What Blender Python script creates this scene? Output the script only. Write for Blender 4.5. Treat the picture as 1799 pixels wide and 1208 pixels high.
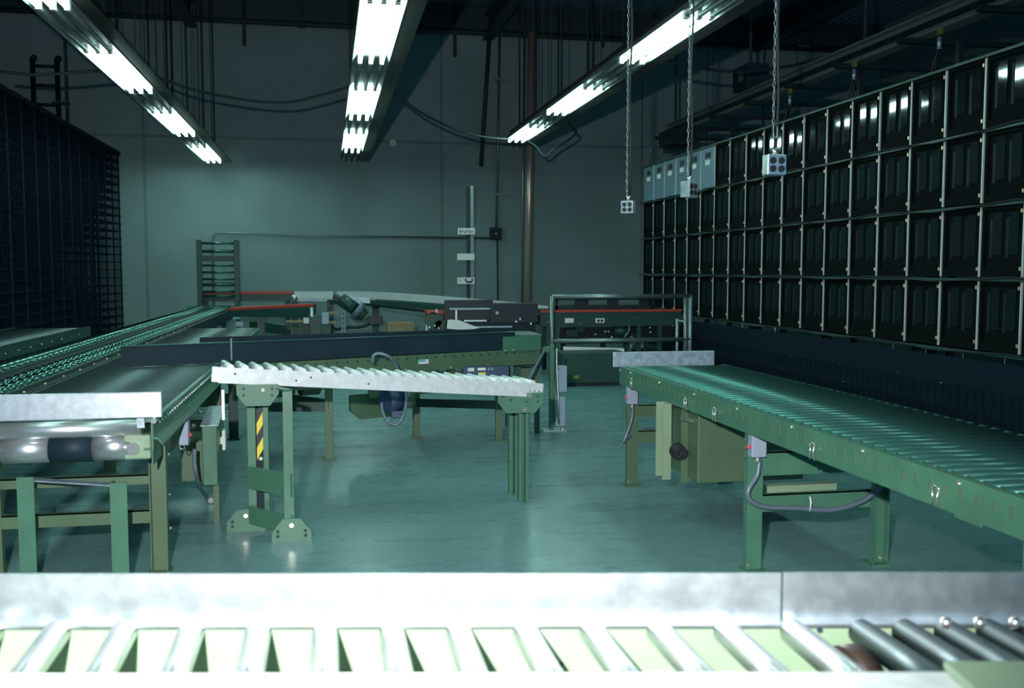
import bpy, math, random
from mathutils import Vector, Matrix
random.seed(4)
S = bpy.context.scene
for o in list(bpy.data.objects): bpy.data.objects.remove(o)
COL = S.collection
R = math.radians
# ------------------------------------------------------------------ camera
FPX, CX, CY, H = 1730., 899.5, 604., 1.4
TH = math.atan(129/FPX); PS = math.atan(325/math.hypot(FPX, 129))
cam = bpy.data.cameras.new('camera'); cam.sensor_width = 36; cam.lens = FPX/1799*36
cam.clip_start = .05; cam.clip_end = 80
cam.dof.use_dof = True; cam.dof.focus_distance = 7.5; cam.dof.aperture_fstop = 4.0
co = bpy.data.objects.new('camera', cam); COL.objects.link(co)
co.location = (0, 0, H); co.rotation_euler = (R(90)-TH, 0, -PS)
S.camera = co
# ------------------------------------------------------------------ world, exposure, flash
w = bpy.data.worlds.new('world'); S.world = w; w.use_nodes = True
w.node_tree.nodes['Background'].inputs[0].default_value = (.09, .37, .60, 1)
w.node_tree.nodes['Background'].inputs[1].default_value = .72
S.view_settings.view_transform = 'Standard'; S.view_settings.look = 'None'
S.view_settings.gamma = 1; S.view_settings.use_curve_mapping = False
S.view_settings.exposure = 0.0
TUBE_STRENGTH = 22.0
fl = bpy.data.lights.new('camera_flash', 'SPOT'); fl.energy = 1150; fl.color = (1, .95, .92)
fl.spot_size = R(84); fl.spot_blend = .75; fl.shadow_soft_size = .03
flo = bpy.data.objects.new('camera_flash', fl); COL.objects.link(flo); flo.location = (-.32, -.12, 1.74)
# ------------------------------------------------------------------ pixel -> place in the room
_s, _c = math.sin, math.cos
_F = Vector((_s(PS)*_c(TH), _c(PS)*_c(TH), -_s(TH))); _R = Vector((_c(PS), -_s(PS), 0)); _U = _R.cross(_F)
def ray(x, y): return _F*FPX + _R*(x-CX) - _U*(y-CY)
def _at(x, y, a, v):
    r = ray(x, y); o = Vector((0, 0, H)); return o + r*((v-o[a])/r[a])
def atY(x, y, Y): return _at(x, y, 1, Y)
def atX(x, y, X): return _at(x, y, 0, X)
def atZ(x, y, Z): return _at(x, y, 2, Z)
flo.rotation_euler = (atZ(640, 700, .3)-flo.location).to_track_quat('-Z', 'Y').to_euler()
flo.scale = (1.25, 1, 1)
# ------------------------------------------------------------------ materials
def mat(name, col, rough=.5, metal=0., spec=.5, noise=None, bump=None, emit=None, coat=0):
    m = bpy.data.materials.new(name); m.use_nodes = True; nt = m.node_tree; b = nt.nodes['Principled BSDF']
    b.inputs['Base Color'].default_value = (*col, 1); b.inputs['Roughness'].default_value = rough
    b.inputs['Metallic'].default_value = metal; b.inputs['Specular IOR Level'].default_value = spec
    b.inputs['Coat Weight'].default_value = coat
    tc = nt.nodes.new('ShaderNodeTexCoord')
    if noise:
        sc, amt = noise[:2]; stretch = noise[2] if len(noise) > 2 else (1, 1, 1)
        mp = nt.nodes.new('ShaderNodeMapping'); mp.inputs['Scale'].default_value = stretch
        n = nt.nodes.new('ShaderNodeTexNoise'); n.inputs['Scale'].default_value = sc; n.inputs['Detail'].default_value = 5
        r = nt.nodes.new('ShaderNodeMapRange'); r.inputs[1].default_value = .3; r.inputs[2].default_value = .7
        r.inputs[3].default_value = 1-amt; r.inputs[4].default_value = 1+amt
        mx = nt.nodes.new('ShaderNodeVectorMath'); mx.operation = 'SCALE'; mx.inputs[0].default_value = col
        nt.links.new(tc.outputs['Object'], mp.inputs[0]); nt.links.new(mp.outputs[0], n.inputs['Vector'])
        nt.links.new(n.outputs['Fac'], r.inputs[0]); nt.links.new(r.outputs[0], mx.inputs['Scale'])
        nt.links.new(mx.outputs[0], b.inputs['Base Color'])
        if bump:
            bp = nt.nodes.new('ShaderNodeBump'); bp.inputs['Strength'].default_value = bump; bp.inputs['Distance'].default_value = .01
            nt.links.new(n.outputs['Fac'], bp.inputs['Height']); nt.links.new(bp.outputs[0], b.inputs['Normal'])
    if emit:
        b.inputs['Emission Color'].default_value = (*emit[0], 1); b.inputs['Emission Strength'].default_value = emit[1]
    return m
M = dict(
 green=mat('green_enamel', (.060, .175, .115), .38, noise=(9, .12)),
 dgreen=mat('dark_green_enamel', (.016, .062, .050), .45, noise=(9, .15)),
 olive=mat('olive_enamel', (.075, .140, .080), .45, noise=(6, .1)),
 lgreen=mat('pale_green_enamel', (.22, .33, .22), .45, noise=(5, .08)),
 galv=mat('galvanised_steel', (.66, .74, .78), .36, .96, noise=(28, .16)),
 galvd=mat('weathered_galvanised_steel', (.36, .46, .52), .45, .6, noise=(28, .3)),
 zinc=mat('zinc_roller', (.62, .66, .67), .34, .85, noise=(14, .08, (1, 1, 1))),
 roller=mat('dark_steel_roller', (.075, .115, .12), .42, .7),
 groller=mat('teal_lit_steel', (.050, .17, .145), .32, .7),  # teal reflected from the lamps is put into the steel colour
 wheel=mat('skate_wheel_steel', (.10, .24, .21), .2, .9),
 galv_glare=mat('glare_galvanised_steel', (.74, .80, .82), .4, .35, noise=(28, .10)),  # galvanised steel made paler: the flash's glare is put into the colour
 chrome=mat('polished_bolt', (.8, .78, .74), .22, .9),
 belt=mat('dark_belt', (.018, .03, .036), .55, noise=(3, .2)),
 black=mat('black_paint', (.012, .02, .028), .45),
 navy=mat('dark_blue_guard', (.010, .028, .042), .55, 0, .25, noise=(4, .2)),
 blue=mat('blue_motor_paint', (.03, .06, .13), .4),
 boxgrey=mat('grey_blue_enamel', (.27, .34, .44), .45),
 cond=mat('flexible_conduit', (.12, .17, .22), .4, .2),
 pipe=mat('steel_pipe', (.22, .28, .28), .35, .7),
 copper=mat('steel_column_paint', (.62, .50, .42), .32, .6),
 red=mat('red_edge_trim', (.45, .05, .03), .5),
 redb=mat('red_button', (.75, .06, .08), .35),
 yellow=mat('yellow_tape', (.75, .62, .06), .5),
 dyellow=mat('faded_yellow', (.16, .15, .03), .6),
 tape=mat('black_tape', (.01, .012, .02), .5),
 white=mat('white_plastic', (.8, .82, .8), .45),
 paper=mat('paper_label', (.62, .68, .66), .6),
 cyan=mat('blue_sticker', (.12, .42, .5), .5),
 ink=mat('dark_ink', (.02, .03, .07), .6),
 steel=mat('painted_roof_steel', (.018, .045, .055), .6),
 rail=mat('grey_overhead_rail', (.20, .27, .26), .5, .2),
 deck=mat('roof_deck', (.10, .20, .28), .7),
 rackm=mat('blue_wire', (.004, .012, .024), .8, 0, .1),
 rackf=mat('rack_steel', (.008, .022, .028), .5, .2),
 cell=mat('dark_cabinet_interior', (.003, .0055, .006), .8, 0, .06, noise=(20, .4, (1, 8, .5))),
 edge=mat('aluminium_edge', (.55, .62, .64), .5, .3),
 gloss=mat('glossy_dark_module', (.006, .010, .012), .06, 0, .8, coat=.5),
 dull=mat('dull_dark_module', (.004, .011, .014), .7, 0, .08),
 panel=mat('blue_steel_panel', (.16, .25, .33), .4, .3, noise=(60, .25)),
 brass=mat('brass_catch', (.85, .62, .38), .3, .7),
 wood=mat('cardboard', (.30, .22, .12), .7, noise=(10, .15)),
 lampm=mat('lamp_reflector', (.20, .26, .26), .6, 0, .2),
 lampb=mat('lamp_housing', (.03, .028, .026), .5),
 rubber=mat('black_rubber', (.01, .012, .014), .6),
 cable=mat('dark_cable', (.02, .045, .05), .6),
 chain=mat('bright_chain', (.35, .42, .43), .3, .7),
 brown=mat('brown_pulley', (.035, .025, .02), .5),
 tube=mat('lit_tube', (.8, .9, .85), .5, emit=((.62, 1.0, .90), TUBE_STRENGTH)),
 dtube=mat('unlit_tube', (.10, .14, .14), .5, 0, .2),
)
# wall: painted concrete panels with joints
def wall_mat():
    m = mat('painted_wall_panels', (.225, .325, .325), .75, noise=(.8, .10)); nt = m.node_tree; b = nt.nodes['Principled BSDF']
    src = b.inputs['Base Color'].links[0].from_socket
    tc = nt.nodes.new('ShaderNodeTexCoord'); sp = nt.nodes.new('ShaderNodeSeparateXYZ'); cb = nt.nodes.new('ShaderNodeCombineXYZ')
    ax = nt.nodes.new('ShaderNodeMath'); ax.operation = 'ADD'; ax.inputs[1].default_value = -2.42+6.0*3
    nt.links.new(tc.outputs['Object'], sp.inputs[0]); nt.links.new(sp.outputs[0], ax.inputs[0])
    nt.links.new(ax.outputs[0], cb.inputs[0]); nt.links.new(sp.outputs[2], cb.inputs[1])
    br = nt.nodes.new('ShaderNodeTexBrick'); br.offset = 0; br.inputs['Scale'].default_value = 1
    br.inputs['Mortar Size'].default_value = .03; br.inputs['Brick Width'].default_value = 6.0; br.inputs['Row Height'].default_value = 4.09
    br.inputs['Color1'].default_value = br.inputs['Color2'].default_value = (1, 1, 1, 1); br.inputs['Mortar'].default_value = (.72, .72, .74, 1)
    nt.links.new(cb.outputs[0], br.inputs['Vector'])
    mx = nt.nodes.new('ShaderNodeVectorMath'); mx.operation = 'MULTIPLY'
    nt.links.new(src, mx.inputs[0]); nt.links.new(br.outputs[0], mx.inputs[1]); nt.links.new(mx.outputs[0], b.inputs['Base Color'])
    return m
M['wall'] = wall_mat()
def floor_mat():
    m = mat('sealed_concrete', (.135, .27, .275), .2, noise=(.9, .10)); nt = m.node_tree; b = nt.nodes['Principled BSDF']
    src = b.inputs['Base Color'].links[0].from_socket
    tc = nt.nodes.new('ShaderNodeTexCoord')
    mp = nt.nodes.new('ShaderNodeMapping'); mp.inputs['Rotation'].default_value = (0, 0, R(14)); mp.inputs['Scale'].default_value = (.5, 2.2, 1)
    n = nt.nodes.new('ShaderNodeTexNoise'); n.inputs['Scale'].default_value = 2.6; n.inputs['Detail'].default_value = 9; n.inputs['Roughness'].default_value = .72
    n.inputs['Distortion'].default_value = .3
    r = nt.nodes.new('ShaderNodeMapRange'); r.inputs[1].default_value = .60; r.inputs[2].default_value = .74; r.inputs[3].default_value = 0; r.inputs[4].default_value = .35
    mx = nt.nodes.new('ShaderNodeMixRGB'); mx.inputs[2].default_value = (.26, .36, .36, 1)
    nt.links.new(tc.outputs['Object'], mp.inputs[0]); nt.links.new(mp.outputs[0], n.inputs['Vector']); nt.links.new(n.outputs['Fac'], r.inputs[0])
    nt.links.new(r.outputs[0], mx.inputs[0]); nt.links.new(src, mx.inputs[1]); nt.links.new(mx.outputs[0], b.inputs['Base Color'])
    r2 = nt.nodes.new('ShaderNodeMapRange'); r2.inputs[1].default_value = .35; r2.inputs[2].default_value = .75; r2.inputs[3].default_value = .22; r2.inputs[4].default_value = .42
    nt.links.new(n.outputs['Fac'], r2.inputs[0]); nt.links.new(r2.outputs[0], b.inputs['Roughness'])
    n3 = nt.nodes.new('ShaderNodeTexNoise'); n3.inputs['Scale'].default_value = 7; n3.inputs['Detail'].default_value = 3
    bp = nt.nodes.new('ShaderNodeBump'); bp.inputs['Strength'].default_value = .05; bp.inputs['Distance'].default_value = .01
    nt.links.new(tc.outputs['Object'], n3.inputs['Vector']); nt.links.new(n3.outputs['Fac'], bp.inputs['Height']); nt.links.new(bp.outputs[0], b.inputs['Normal'])
    return m
M['floor'] = floor_mat()
# ------------------------------------------------------------------ mesh helpers (coordinates are those of the room)
V = Vector
class MB:
    def __init__(s): s.v = []; s.f = []; s.sm = []
    def _add(s, vs, fs, sm=False):
        k = len(s.v); s.v += [V(p) for p in vs]; s.f += [[i+k for i in f] for f in fs]; s.sm += [sm]*len(fs); return s
    def box(s, a, b, rot=0, piv=None):
        (x0, y0, z0), (x1, y1, z1) = a, b
        vs = [V((x, y, z)) for z in (z0, z1) for x, y in ((x0, y0), (x1, y0), (x1, y1), (x0, y1))]
        if rot:
            pv = V(piv) if piv is not None else V(((x0+x1)/2, (y0+y1)/2, 0)); m = Matrix.Rotation(rot, 3, 'Z'); vs = [m@(q-pv)+pv for q in vs]
        return s._add(vs, [(3, 2, 1, 0), (4, 5, 6, 7), (0, 1, 5, 4), (1, 2, 6, 5), (2, 3, 7, 6), (3, 0, 4, 7)])
    def ext(s, prof, p0, p1, up=(0, 0, 1)):   # profile (u sideways, v up) pushed along p0 -> p1
        p0, p1, up = V(p0), V(p1), V(up); d = (p1-p0).normalized(); u = d.cross(up).normalized(); vv = u.cross(d)
        n = len(prof); vs = [p0+u*a+vv*b for a, b in prof]+[p1+u*a+vv*b for a, b in prof]
        return s._add(vs, [list(range(n)), list(range(2*n-1, n-1, -1))]+[(i, i+n, (i+1) % n+n, (i+1) % n) for i in range(n)])
    def bar(s, p0, p1, w, h, up=(0, 0, 1)): return s.ext([(-w/2, -h/2), (w/2, -h/2), (w/2, h/2), (-w/2, h/2)], p0, p1, up)
    def cyl(s, p0, p1, r, n=12, r1=None, smooth=True):
        p0, p1 = V(p0), V(p1); d = (p1-p0).normalized(); a = V((0, 0, 1)) if abs(d.z) < .9 else V((1, 0, 0))
        u = d.cross(a).normalized(); v = d.cross(u); r1 = r if r1 is None else r1
        c = [(math.cos(2*math.pi*i/n), math.sin(2*math.pi*i/n)) for i in range(n)]
        vs = [p0+(u*x+v*y)*r for x, y in c]+[p1+(u*x+v*y)*r1 for x, y in c]
        s._add(vs, [(i, (i+1) % n, (i+1) % n+n, i+n) for i in range(n)], smooth)
        k = len(s.v)-2*n; s.f += [list(range(k+n-1, k-1, -1)), list(range(k+n, k+2*n))]; s.sm += [False]*2; return s
    def tube(s, pts, r, n=8):
        pts = [V(p) for p in pts]; rings = []
        up = None
        for i, p in enumerate(pts):
            d = (pts[min(i+1, len(pts)-1)]-pts[max(i-1, 0)]).normalized()
            if up is None: up = V((0, 0, 1)) if abs(d.z) < .9 else V((1, 0, 0))
            u = d.cross(up).normalized(); v = u.cross(d).normalized(); up = v
            rings.append([p+(u*math.cos(2*math.pi*k/n)+v*math.sin(2*math.pi*k/n))*r for k in range(n)])
        vs = sum(rings, []); fs = [(a*n+k, a*n+(k+1) % n, (a+1)*n+(k+1) % n, (a+1)*n+k) for a in range(len(pts)-1) for k in range(n)]
        s._add(vs, fs, True); k = len(s.v)-len(vs)
        s.f += [list(range(k+n-1, k-1, -1)), list(range(len(s.v)-n, len(s.v)))]; s.sm += [False]*2; return s
    def ball(s, p, r, n=8):
        p = V(p); vs = [p+V((0, 0, r))]; m = n//2
        for i in range(1, m):
            a = math.pi*i/m; vs += [p+V((math.sin(a)*math.cos(2*math.pi*k/n), math.sin(a)*math.sin(2*math.pi*k/n), math.cos(a)))*r for k in range(n)]
        vs.append(p-V((0, 0, r))); L = len(vs)-1
        fs = [(0, 1+k, 1+(k+1) % n) for k in range(n)]+[(L, L-n+(k+1) % n, L-n+k) for k in range(n)]
        for i in range(m-2): fs += [(1+i*n+k, 1+(i+1)*n+k, 1+(i+1)*n+(k+1) % n, 1+i*n+(k+1) % n) for k in range(n)]
        return s._add(vs, fs, True)
    def build(s, name, m, parent=None, bevel=0):
        off = V((0, 0, 0))
        if parent is not None: off = V(WORG.get(parent.name, (0, 0, 0)))
        me = bpy.data.meshes.new(name); me.from_pydata([p-off for p in s.v], [], s.f); me.polygons.foreach_set('use_smooth', s.sm); me.update()
        me.materials.append(M[m] if isinstance(m, str) else m)
        o = bpy.data.objects.new(name, me); COL.objects.link(o)
        if parent is not None: o.parent = parent; WORG[o.name] = off
        if bevel:
            b = o.modifiers.new('bevel', 'BEVEL'); b.width = bevel; b.segments = 2; b.limit_method = 'ANGLE'
        return o
WORG = {}
def thing(name, label, cat, loc=(0, 0, 0), group=None):
    o = bpy.data.objects.new(name, None); COL.objects.link(o); o.location = loc; o.empty_display_size = .1
    WORG[o.name] = V(loc); o['label'] = label; o['category'] = cat
    if group: o['group'] = group
    return o
def tag(o, label, cat, group=None, kind=None):
    o['label'] = label; o['category'] = cat
    if group: o['group'] = group
    if kind: o['kind'] = kind
    return o
def structure(name, mb, m):
    o = mb.build(name, m); o['kind'] = 'structure'; return o
def inst(src, loc, parent):
    c = src.copy(); COL.objects.link(c); c.parent = parent; c.location = loc; return c
def copy_tree(o, loc):
    def rec(a, par):
        c = a.copy(); COL.objects.link(c)
        if par is not None: c.parent = par
        for k in list(a.children): rec(k, c)
        return c
    r = rec(o, None); r.location = loc; return r
def Cprof(w, h, t=.005, flip=1): return [(flip*a, b) for a, b in ((0, 0), (w, 0), (w, t), (t, t), (t, h-t), (w, h-t), (w, h), (0, h))][::flip]
ORD = ['first', 'second', 'third', 'fourth', 'fifth', 'sixth', 'seventh', 'eighth', 'ninth', 'tenth', 'eleventh', 'twelfth', 'thirteenth', 'fourteenth',
       'fifteenth', 'sixteenth', 'seventeenth', 'eighteenth', 'nineteenth', 'twentieth', 'twenty-first', 'twenty-second']
def smooth_path(pts, n=6):
    P = [V(p) for p in pts]; P = [P[0]*2-P[1]]+P+[P[-1]*2-P[-2]]; out = []
    for i in range(1, len(P)-2):
        for k in range(n):
            t = k/n; a, b, c, d = P[i-1:i+3]
            out.append(.5*((2*b)+(c-a)*t+(2*a-5*b+4*c-d)*t*t+(3*b-a-3*c+d)*t**3))
    return out+[P[-2]]
# ================================================================== THE ROOM
WY, CZ = 21.0, 6.95
structure('floor', MB().box((-9, -3, -.2), (12.5, WY+.2, 0)), 'floor')
structure('wall_back', MB().box((-9, WY, 0), (12.5, WY+.2, CZ+.2)), 'wall')
structure('wall_left', MB().box((-9.2, -3, 0), (-9, WY+.2, CZ+.2)), 'wall')
structure('wall_right', MB().box((12.5, -3, 0), (12.7, WY+.2, CZ+.2)), 'wall')
mb = MB()
for i in range(108):
    x = -9+i*.2; mb.ext([(0, 0), (.1, 0), (.12, -.04), (.18, -.04), (.2, 0), (.2, .1), (0, .1)], (x, -3, CZ), (x, WY+.2, CZ))
structure('ceiling', mb, 'deck')
# roof steel
n = 0
def beam_I(mb, p0, p1, w, h, t=.02): mb.ext([(-w/2, 0), (w/2, 0), (w/2, t), (t/2, t), (t/2, h-t), (w/2, h-t), (w/2, h), (-w/2, h), (-w/2, h-t), (-t/2, h-t), (-t/2, t), (-w/2, t)], p0, p1)
for x in (-8.3, -2.6, 3.4, 9.4):
    n += 1; mb = MB(); beam_I(mb, (x, -3, 6.25), (x, WY, 6.25), .22, .45); structure('trim_%d' % n, mb, 'steel')
for y in (8.5, 12.7, 16.8, 20.9):
    n += 1; mb = MB(); beam_I(mb, (-9, y, 6.72), (12.5, y, 6.72), .14, .23); structure('trim_%d' % n, mb, 'steel')
n += 1; structure('trim_%d' % n, MB().box((-9, WY-.25, 6.42), (12.5, WY, 6.72)), 'steel')     # ledger along the back wall
for px, wd in ((1132, .16), (1247, .22), (1405, .3)):                                          # downpipes and pilasters on the back wall
    n += 1; p = atY(px, 300, WY); structure('trim_%d' % n, MB().box((p.x-wd/2, WY-.12, 0), (p.x+wd/2, WY, 6.42)), 'wall')
# ================================================================== PIPES, CORDS AND WALL FITTINGS
def tube_thing(name, label, cat, pts, r, m, nseg=8, group=None, sm=True):
    o = MB().tube(smooth_path(pts) if sm and len(pts) > 2 else pts, r, nseg).build(name, m); return tag(o, label, cat, group)
yb = 20.6
t = thing('sprinkler_pipe', 'long dark horizontal pipe running just under the roof along the back wall', 'pipe', (0, yb, 6.2))
a, b = atY(150, 24, yb), atY(1133, 72, yb); d = (b-a)/(b.x-a.x)
p0 = a+d*(-8.9-a.x); p1 = a+d*(12.4-a.x)
MB().cyl(p0, p1, .05, 10).build('pipe_run', 'steel', t)
for px in (530, 740, 862, 1100):
    q = a+d*(atY(px, 45, yb).x-a.x); MB().cyl(q-V((.08, 0, 0)), q+V((.08, 0, 0)), .07, 10).build('coupling', 'steel', t)
    MB().cyl(q, (q.x, q.y, 6.72), .015, 6).build('hanger_rod', 'steel', t)
for i, (px, y0, y1, r, lab) in enumerate(((429, 30, 80, .035, 'short pipe drop left of the middle lamp row, ending high on the wall'),
        (799, 45, 100, .035, 'short pipe drop right of the middle lamp row, ending high on the wall'),
        (1059, 45, 83, .035, 'short pipe drop left of the right lamp row, ending high on the wall'),
        (205, 5, 68, .035, 'short pipe drop behind the left lamp row, ending high on the wall'))):
    a1, b1 = atY(px, y1, 20.6), atY(px, y0, 20.6)
    tag(MB().cyl(a1, (b1.x, b1.y, 6.72), r, 8).build('pipe_drop', 'steel'), lab, 'pipe', 'short pipe drops below the roof')
a1 = atY(845, 292, 20.6); b1 = atY(861, 40, 20.6)
tag(MB().cyl(a1, (b1.x, b1.y, 6.5), .045, 8).build('hanging_pipe', 'steel'), 'long slanting dark pipe hanging left of the strapped conduit, open end mid-wall', 'pipe')
# conduit down to junction box
t = thing('electrical_conduit', 'vertical conduit with crossed straps dropping from the roof to the wall junction box', 'conduit', (3.55, WY-.1, 0))
a1, b1, c1 = atY(878, 40, WY-.12), atY(872, 400, WY-.12), atY(875, 524, WY-.12)
MB().tube([(a1.x, a1.y, 6.42), b1], .028, 8).build('conduit_run', 'pipe', t)
MB().tube([(b1.x+.02, b1.y, b1.z-.2), (c1.x, c1.y, .0)], .02, 8).build('lower_conduit', 'steel', t)
for py in (140, 341):
    q = atY(879, py, WY-.15); MB().box((q.x-.13, WY-.16, q.z-.02), (q.x+.13, WY-.11, q.z+.02)).build('strap', 'pipe', t)
q = atY(872, 410, WY-.2)
t = thing('junction_box', 'small dark square junction box on the back wall where two conduits meet', 'junction box', (q.x, WY, q.z))
MB().box((q.x-.12, WY-.16, q.z-.13), (q.x+.12, WY, q.z+.13)).build('box_body', 'navy', t, .008)
MB().box((q.x-.10, WY-.175, q.z-.11), (q.x+.10, WY-.16, q.z+.11)).build('cover_plate', 'navy', t, .005)
MB().cyl((q.x, WY-.19, q.z), (q.x, WY-.17, q.z), .02, 8).build('cover_screw', 'paper', t)
pts = [(atY(373, 425, WY-.1)), atY(373, 418, WY-.1), atY(378, 410, WY-.1), atY(388, 408, WY-.1), atY(545, 414, WY-.1), atY(860, 418, WY-.1)]
pts[-1].x = q.x-.12; pts = [(pts[0].x, WY-.1, .0)]+pts
tag(MB().tube(pts, .02, 8).build('wall_conduit', 'pipe'), 'thin conduit bending over behind the raised gate and running level along the wall', 'conduit')
for px, py, r in ((690, 251, .07), (1138, 263, .07)):
    q = atY(px, py, WY); tag(MB().cyl((q.x, WY-.06, q.z), (q.x, WY, q.z), r, 14, r*.8).build('wall_fitting', 'paper'),
        'small round pale fitting on the back wall between left and middle of room' if px < 900 else 'small pale fitting on the back wall left of the cabinet wall', 'wall fitting')
# the building column
t = thing('steel_column', 'tall round steel column catching the light in front of the back wall', 'column', (4.15, 20, 0))
a1 = atY(929, 300, 20.0)
MB().cyl((a1.x-.03, 20, .012), (a1.x+.06, 20, 6.25), .085, 20).build('column_shaft', 'copper', t)
MB().box((a1.x-.18, 19.85, 0), (a1.x+.12, 20.15, .015)).build('base_plate', 'steel', t)
MB().box((a1.x-.10, 19.85, 6.22), (a1.x+.22, 20.15, 6.25)).build('cap_plate', 'steel', t)
a2 = atY(919, 300, 19.9)
tag(MB().cyl((a2.x-.06, 19.75, .0), (a2.x+.0, 19.75, 6.72), .022, 8).build('riser_pipe', 'pipe'), 'thin bright riser pipe running up right beside the steel column', 'pipe')
a2 = atY(1008+0*0, 300, 20.6)
# post with three labels
q = atY(827, 530, 18.2); zt = atY(827, 326, 18.2).z
t = thing('sign_post', 'upright strut post carrying three small white signs near the middle of the wall', 'post', (q.x, 18.2, 0))
MB().ext([(-.06, 0), (.0, 0), (.0, .04), (-.05, .04), (-.05, .05), (-.06, .05)], (q.x, 18.2, 0), (q.x, 18.2, zt), (0, 1, 0)).build('post_channel', 'pipe', t)
MB().ext([(.01, 0), (.07, 0), (.07, .06), (.01, .06)], (q.x, 18.2, 0), (q.x, 18.2, zt-.02), (0, 1, 0)).build('post_channel', 'steel', t)
MB().box((q.x-.15, 18.05, 0), (q.x+.15, 18.35, .012)).build('base_plate', 'steel', t)
for i, (py, lx) in enumerate(((406, 820), (451, 819), (493, 819))):
    c = atY(lx, py, 18.08); lb = ('white sign with faint dark print, topmost on the sign post', 'plain bright white sign, middle one on the sign post',
        'white sign with a bold dark mark, lowest on the sign post')[i]
    s_ = thing('small_sign', lb, 'sign', (c.x, c.y, c.z), 'white signs on the sign post')
    MB().box((c.x-.16, 18.10, c.z-.06), (c.x+.16, 18.13, c.z+.06)).build('sign_plate', 'white', s_, .004)
    MB().box((c.x-.03, 18.13, c.z-.02), (c.x+.15, 18.20, c.z+.02)).build('bracket', 'pipe', s_)
    if i == 0:
        g = MB()
        for k in range(6): g.box((c.x-.13+k*.045, 18.096, c.z-.035+(k % 2)*.02), (c.x-.105+k*.045, 18.10, c.z+.03-(k % 3)*.012))
        g.build('print', 'cond', s_)
    if i == 2:
        g = MB().box((c.x-.02, 18.095, c.z-.01), (c.x+.01, 18.10, c.z+.04)).box((c.x+.10, 18.095, c.z-.01), (c.x+.13, 18.10, c.z+.04))
        g.box((c.x+.0, 18.095, c.z-.04), (c.x+.115, 18.10, c.z-.005)).box((c.x-.12, 18.095, c.z-.02), (c.x-.11, 18.10, c.z+.03)); g.build('print', 'ink', s_)
# thin suspension cables and long drops high up
k = 0
for px, y1, yy, r, lab in ((118, 215, 19.6, .022, 'dark vertical drop pipe standing right of the roof ladder'),
        (294, 170, 20.3, .02, 'left cable of a thick pair of hanging cables behind the left lamp row'),
        (303, 178, 20.3, .02, 'right cable of a thick pair of hanging cables behind the left lamp row'),
        (329, 236, 20.3, .009, 'thin hanging cable left of the last lit lamp of the left row'),
        (262, 150, 20.3, .012, 'faint hanging cable just right of the second lamp in the left row'),
        (358, 240, 20.2, .012, 'hanging cable over the last lit lamp of the left row'),
        (377, 268, 20.2, .012, 'hanging cable at the very end of the left lamp row'),
        (912, 240, 19.8, .012, 'thin hanging cable above the far end of the right lamp row, left of column'),
        (941, 215, 19.8, .012, 'thin hanging cable just right of the steel column'),
        (980, 185, 19.5, .010, 'left thin cable of the close pair over the right lamp row'),
        (986, 182, 19.5, .010, 'right thin cable of the close pair over the right lamp row'),
        (1032, 150, 19.0, .022, 'left thick cable of the pair entering the right lamp row from above'),
        (1041, 140, 19.0, .022, 'right thick cable of the pair entering the right lamp row from above'),
        (1340, 220, 19.0, .012, 'thin cable dropping to the overhead frame behind the cabinet wall')):
    p = atY(px, y1, yy); tag(MB().cyl(p, (p.x, yy, 6.9), r, 6).build('hanging_cable', 'cable'), lab, 'cable', 'cables hanging from the roof')
for lab, pts in (('sagging cable strung from the left lamp row across to the middle lamp row', [(170, 125, 12), (240, 122, 12.5), (330, 155, 13.5), (420, 174, 14), (500, 180, 14), (560, 168, 14), (615, 152, 14)]),
        ('sagging cable strung from the middle lamp row across to the right lamp row', [(668, 152, 13), (700, 168, 13.4), (740, 198, 14), (800, 227, 14.6), (850, 240, 15.2), (905, 245, 16)]),
        ('cable hanging in a shallow curve left of the left lamp row', [(0, 126, 12), (60, 131, 12), (110, 129, 12), (168, 124, 12)]),
        ('looping cable hanging beneath the far lamp of the right row', [(940, 255, 16), (958, 274, 16), (975, 260, 16), (1000, 245, 16), (1012, 232, 15.5), (1003, 222, 14.6), (990, 205, 14.4)]),
        ('sagging cable strung from the right lamp row over to the overhead frame', [(1165, 105, 10.5), (1220, 118, 10.8), (1300, 126, 11.2), (1380, 117, 11.6), (1450, 100, 11.8), (1540, 70, 11.9)])):
    tube_thing('slung_cable', lab, 'cable', ([V((3.12, 16.0, 3.60))] if lab.startswith('looping') else [])+[atY(*p) for p in pts]+([V((3.2, 14.5, 3.62))] if lab.startswith('looping') else []), .018, 'cable')
# roof ladder behind the wire racks
t = thing('roof_ladder', 'dark ladder standing behind the wire racks, only its top rungs showing', 'ladder', (-5.2, 20.3, 0))
x0, x1 = atY(59, 180, 20.3).x, atY(102, 180, 20.3).x; zt = atY(80, 102, 20.3).z
for x in (x0, x1):
    MB().cyl((x, 20.3, 0), (x, 20.3, zt), .045, 8).ball((x+.03, 20.3, zt), .06).build('rail', 'rackf', t)
z = atY(80, 116, 20.3).z
while z > .2:
    MB().cyl((x0, 20.3, z), (x1, 20.3, z), .028, 8).build('rung', 'rackf', t); z -= .36
q = atY(114, 185, 19.9); tag(MB().box((q.x-.14, 19.55, q.z-.02), (q.x+.14, 19.65, q.z+.02)).build('pipe_strap', 'steel'), 'short flat strap crossing the drop pipe right of the roof ladder', 'strap')
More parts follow.
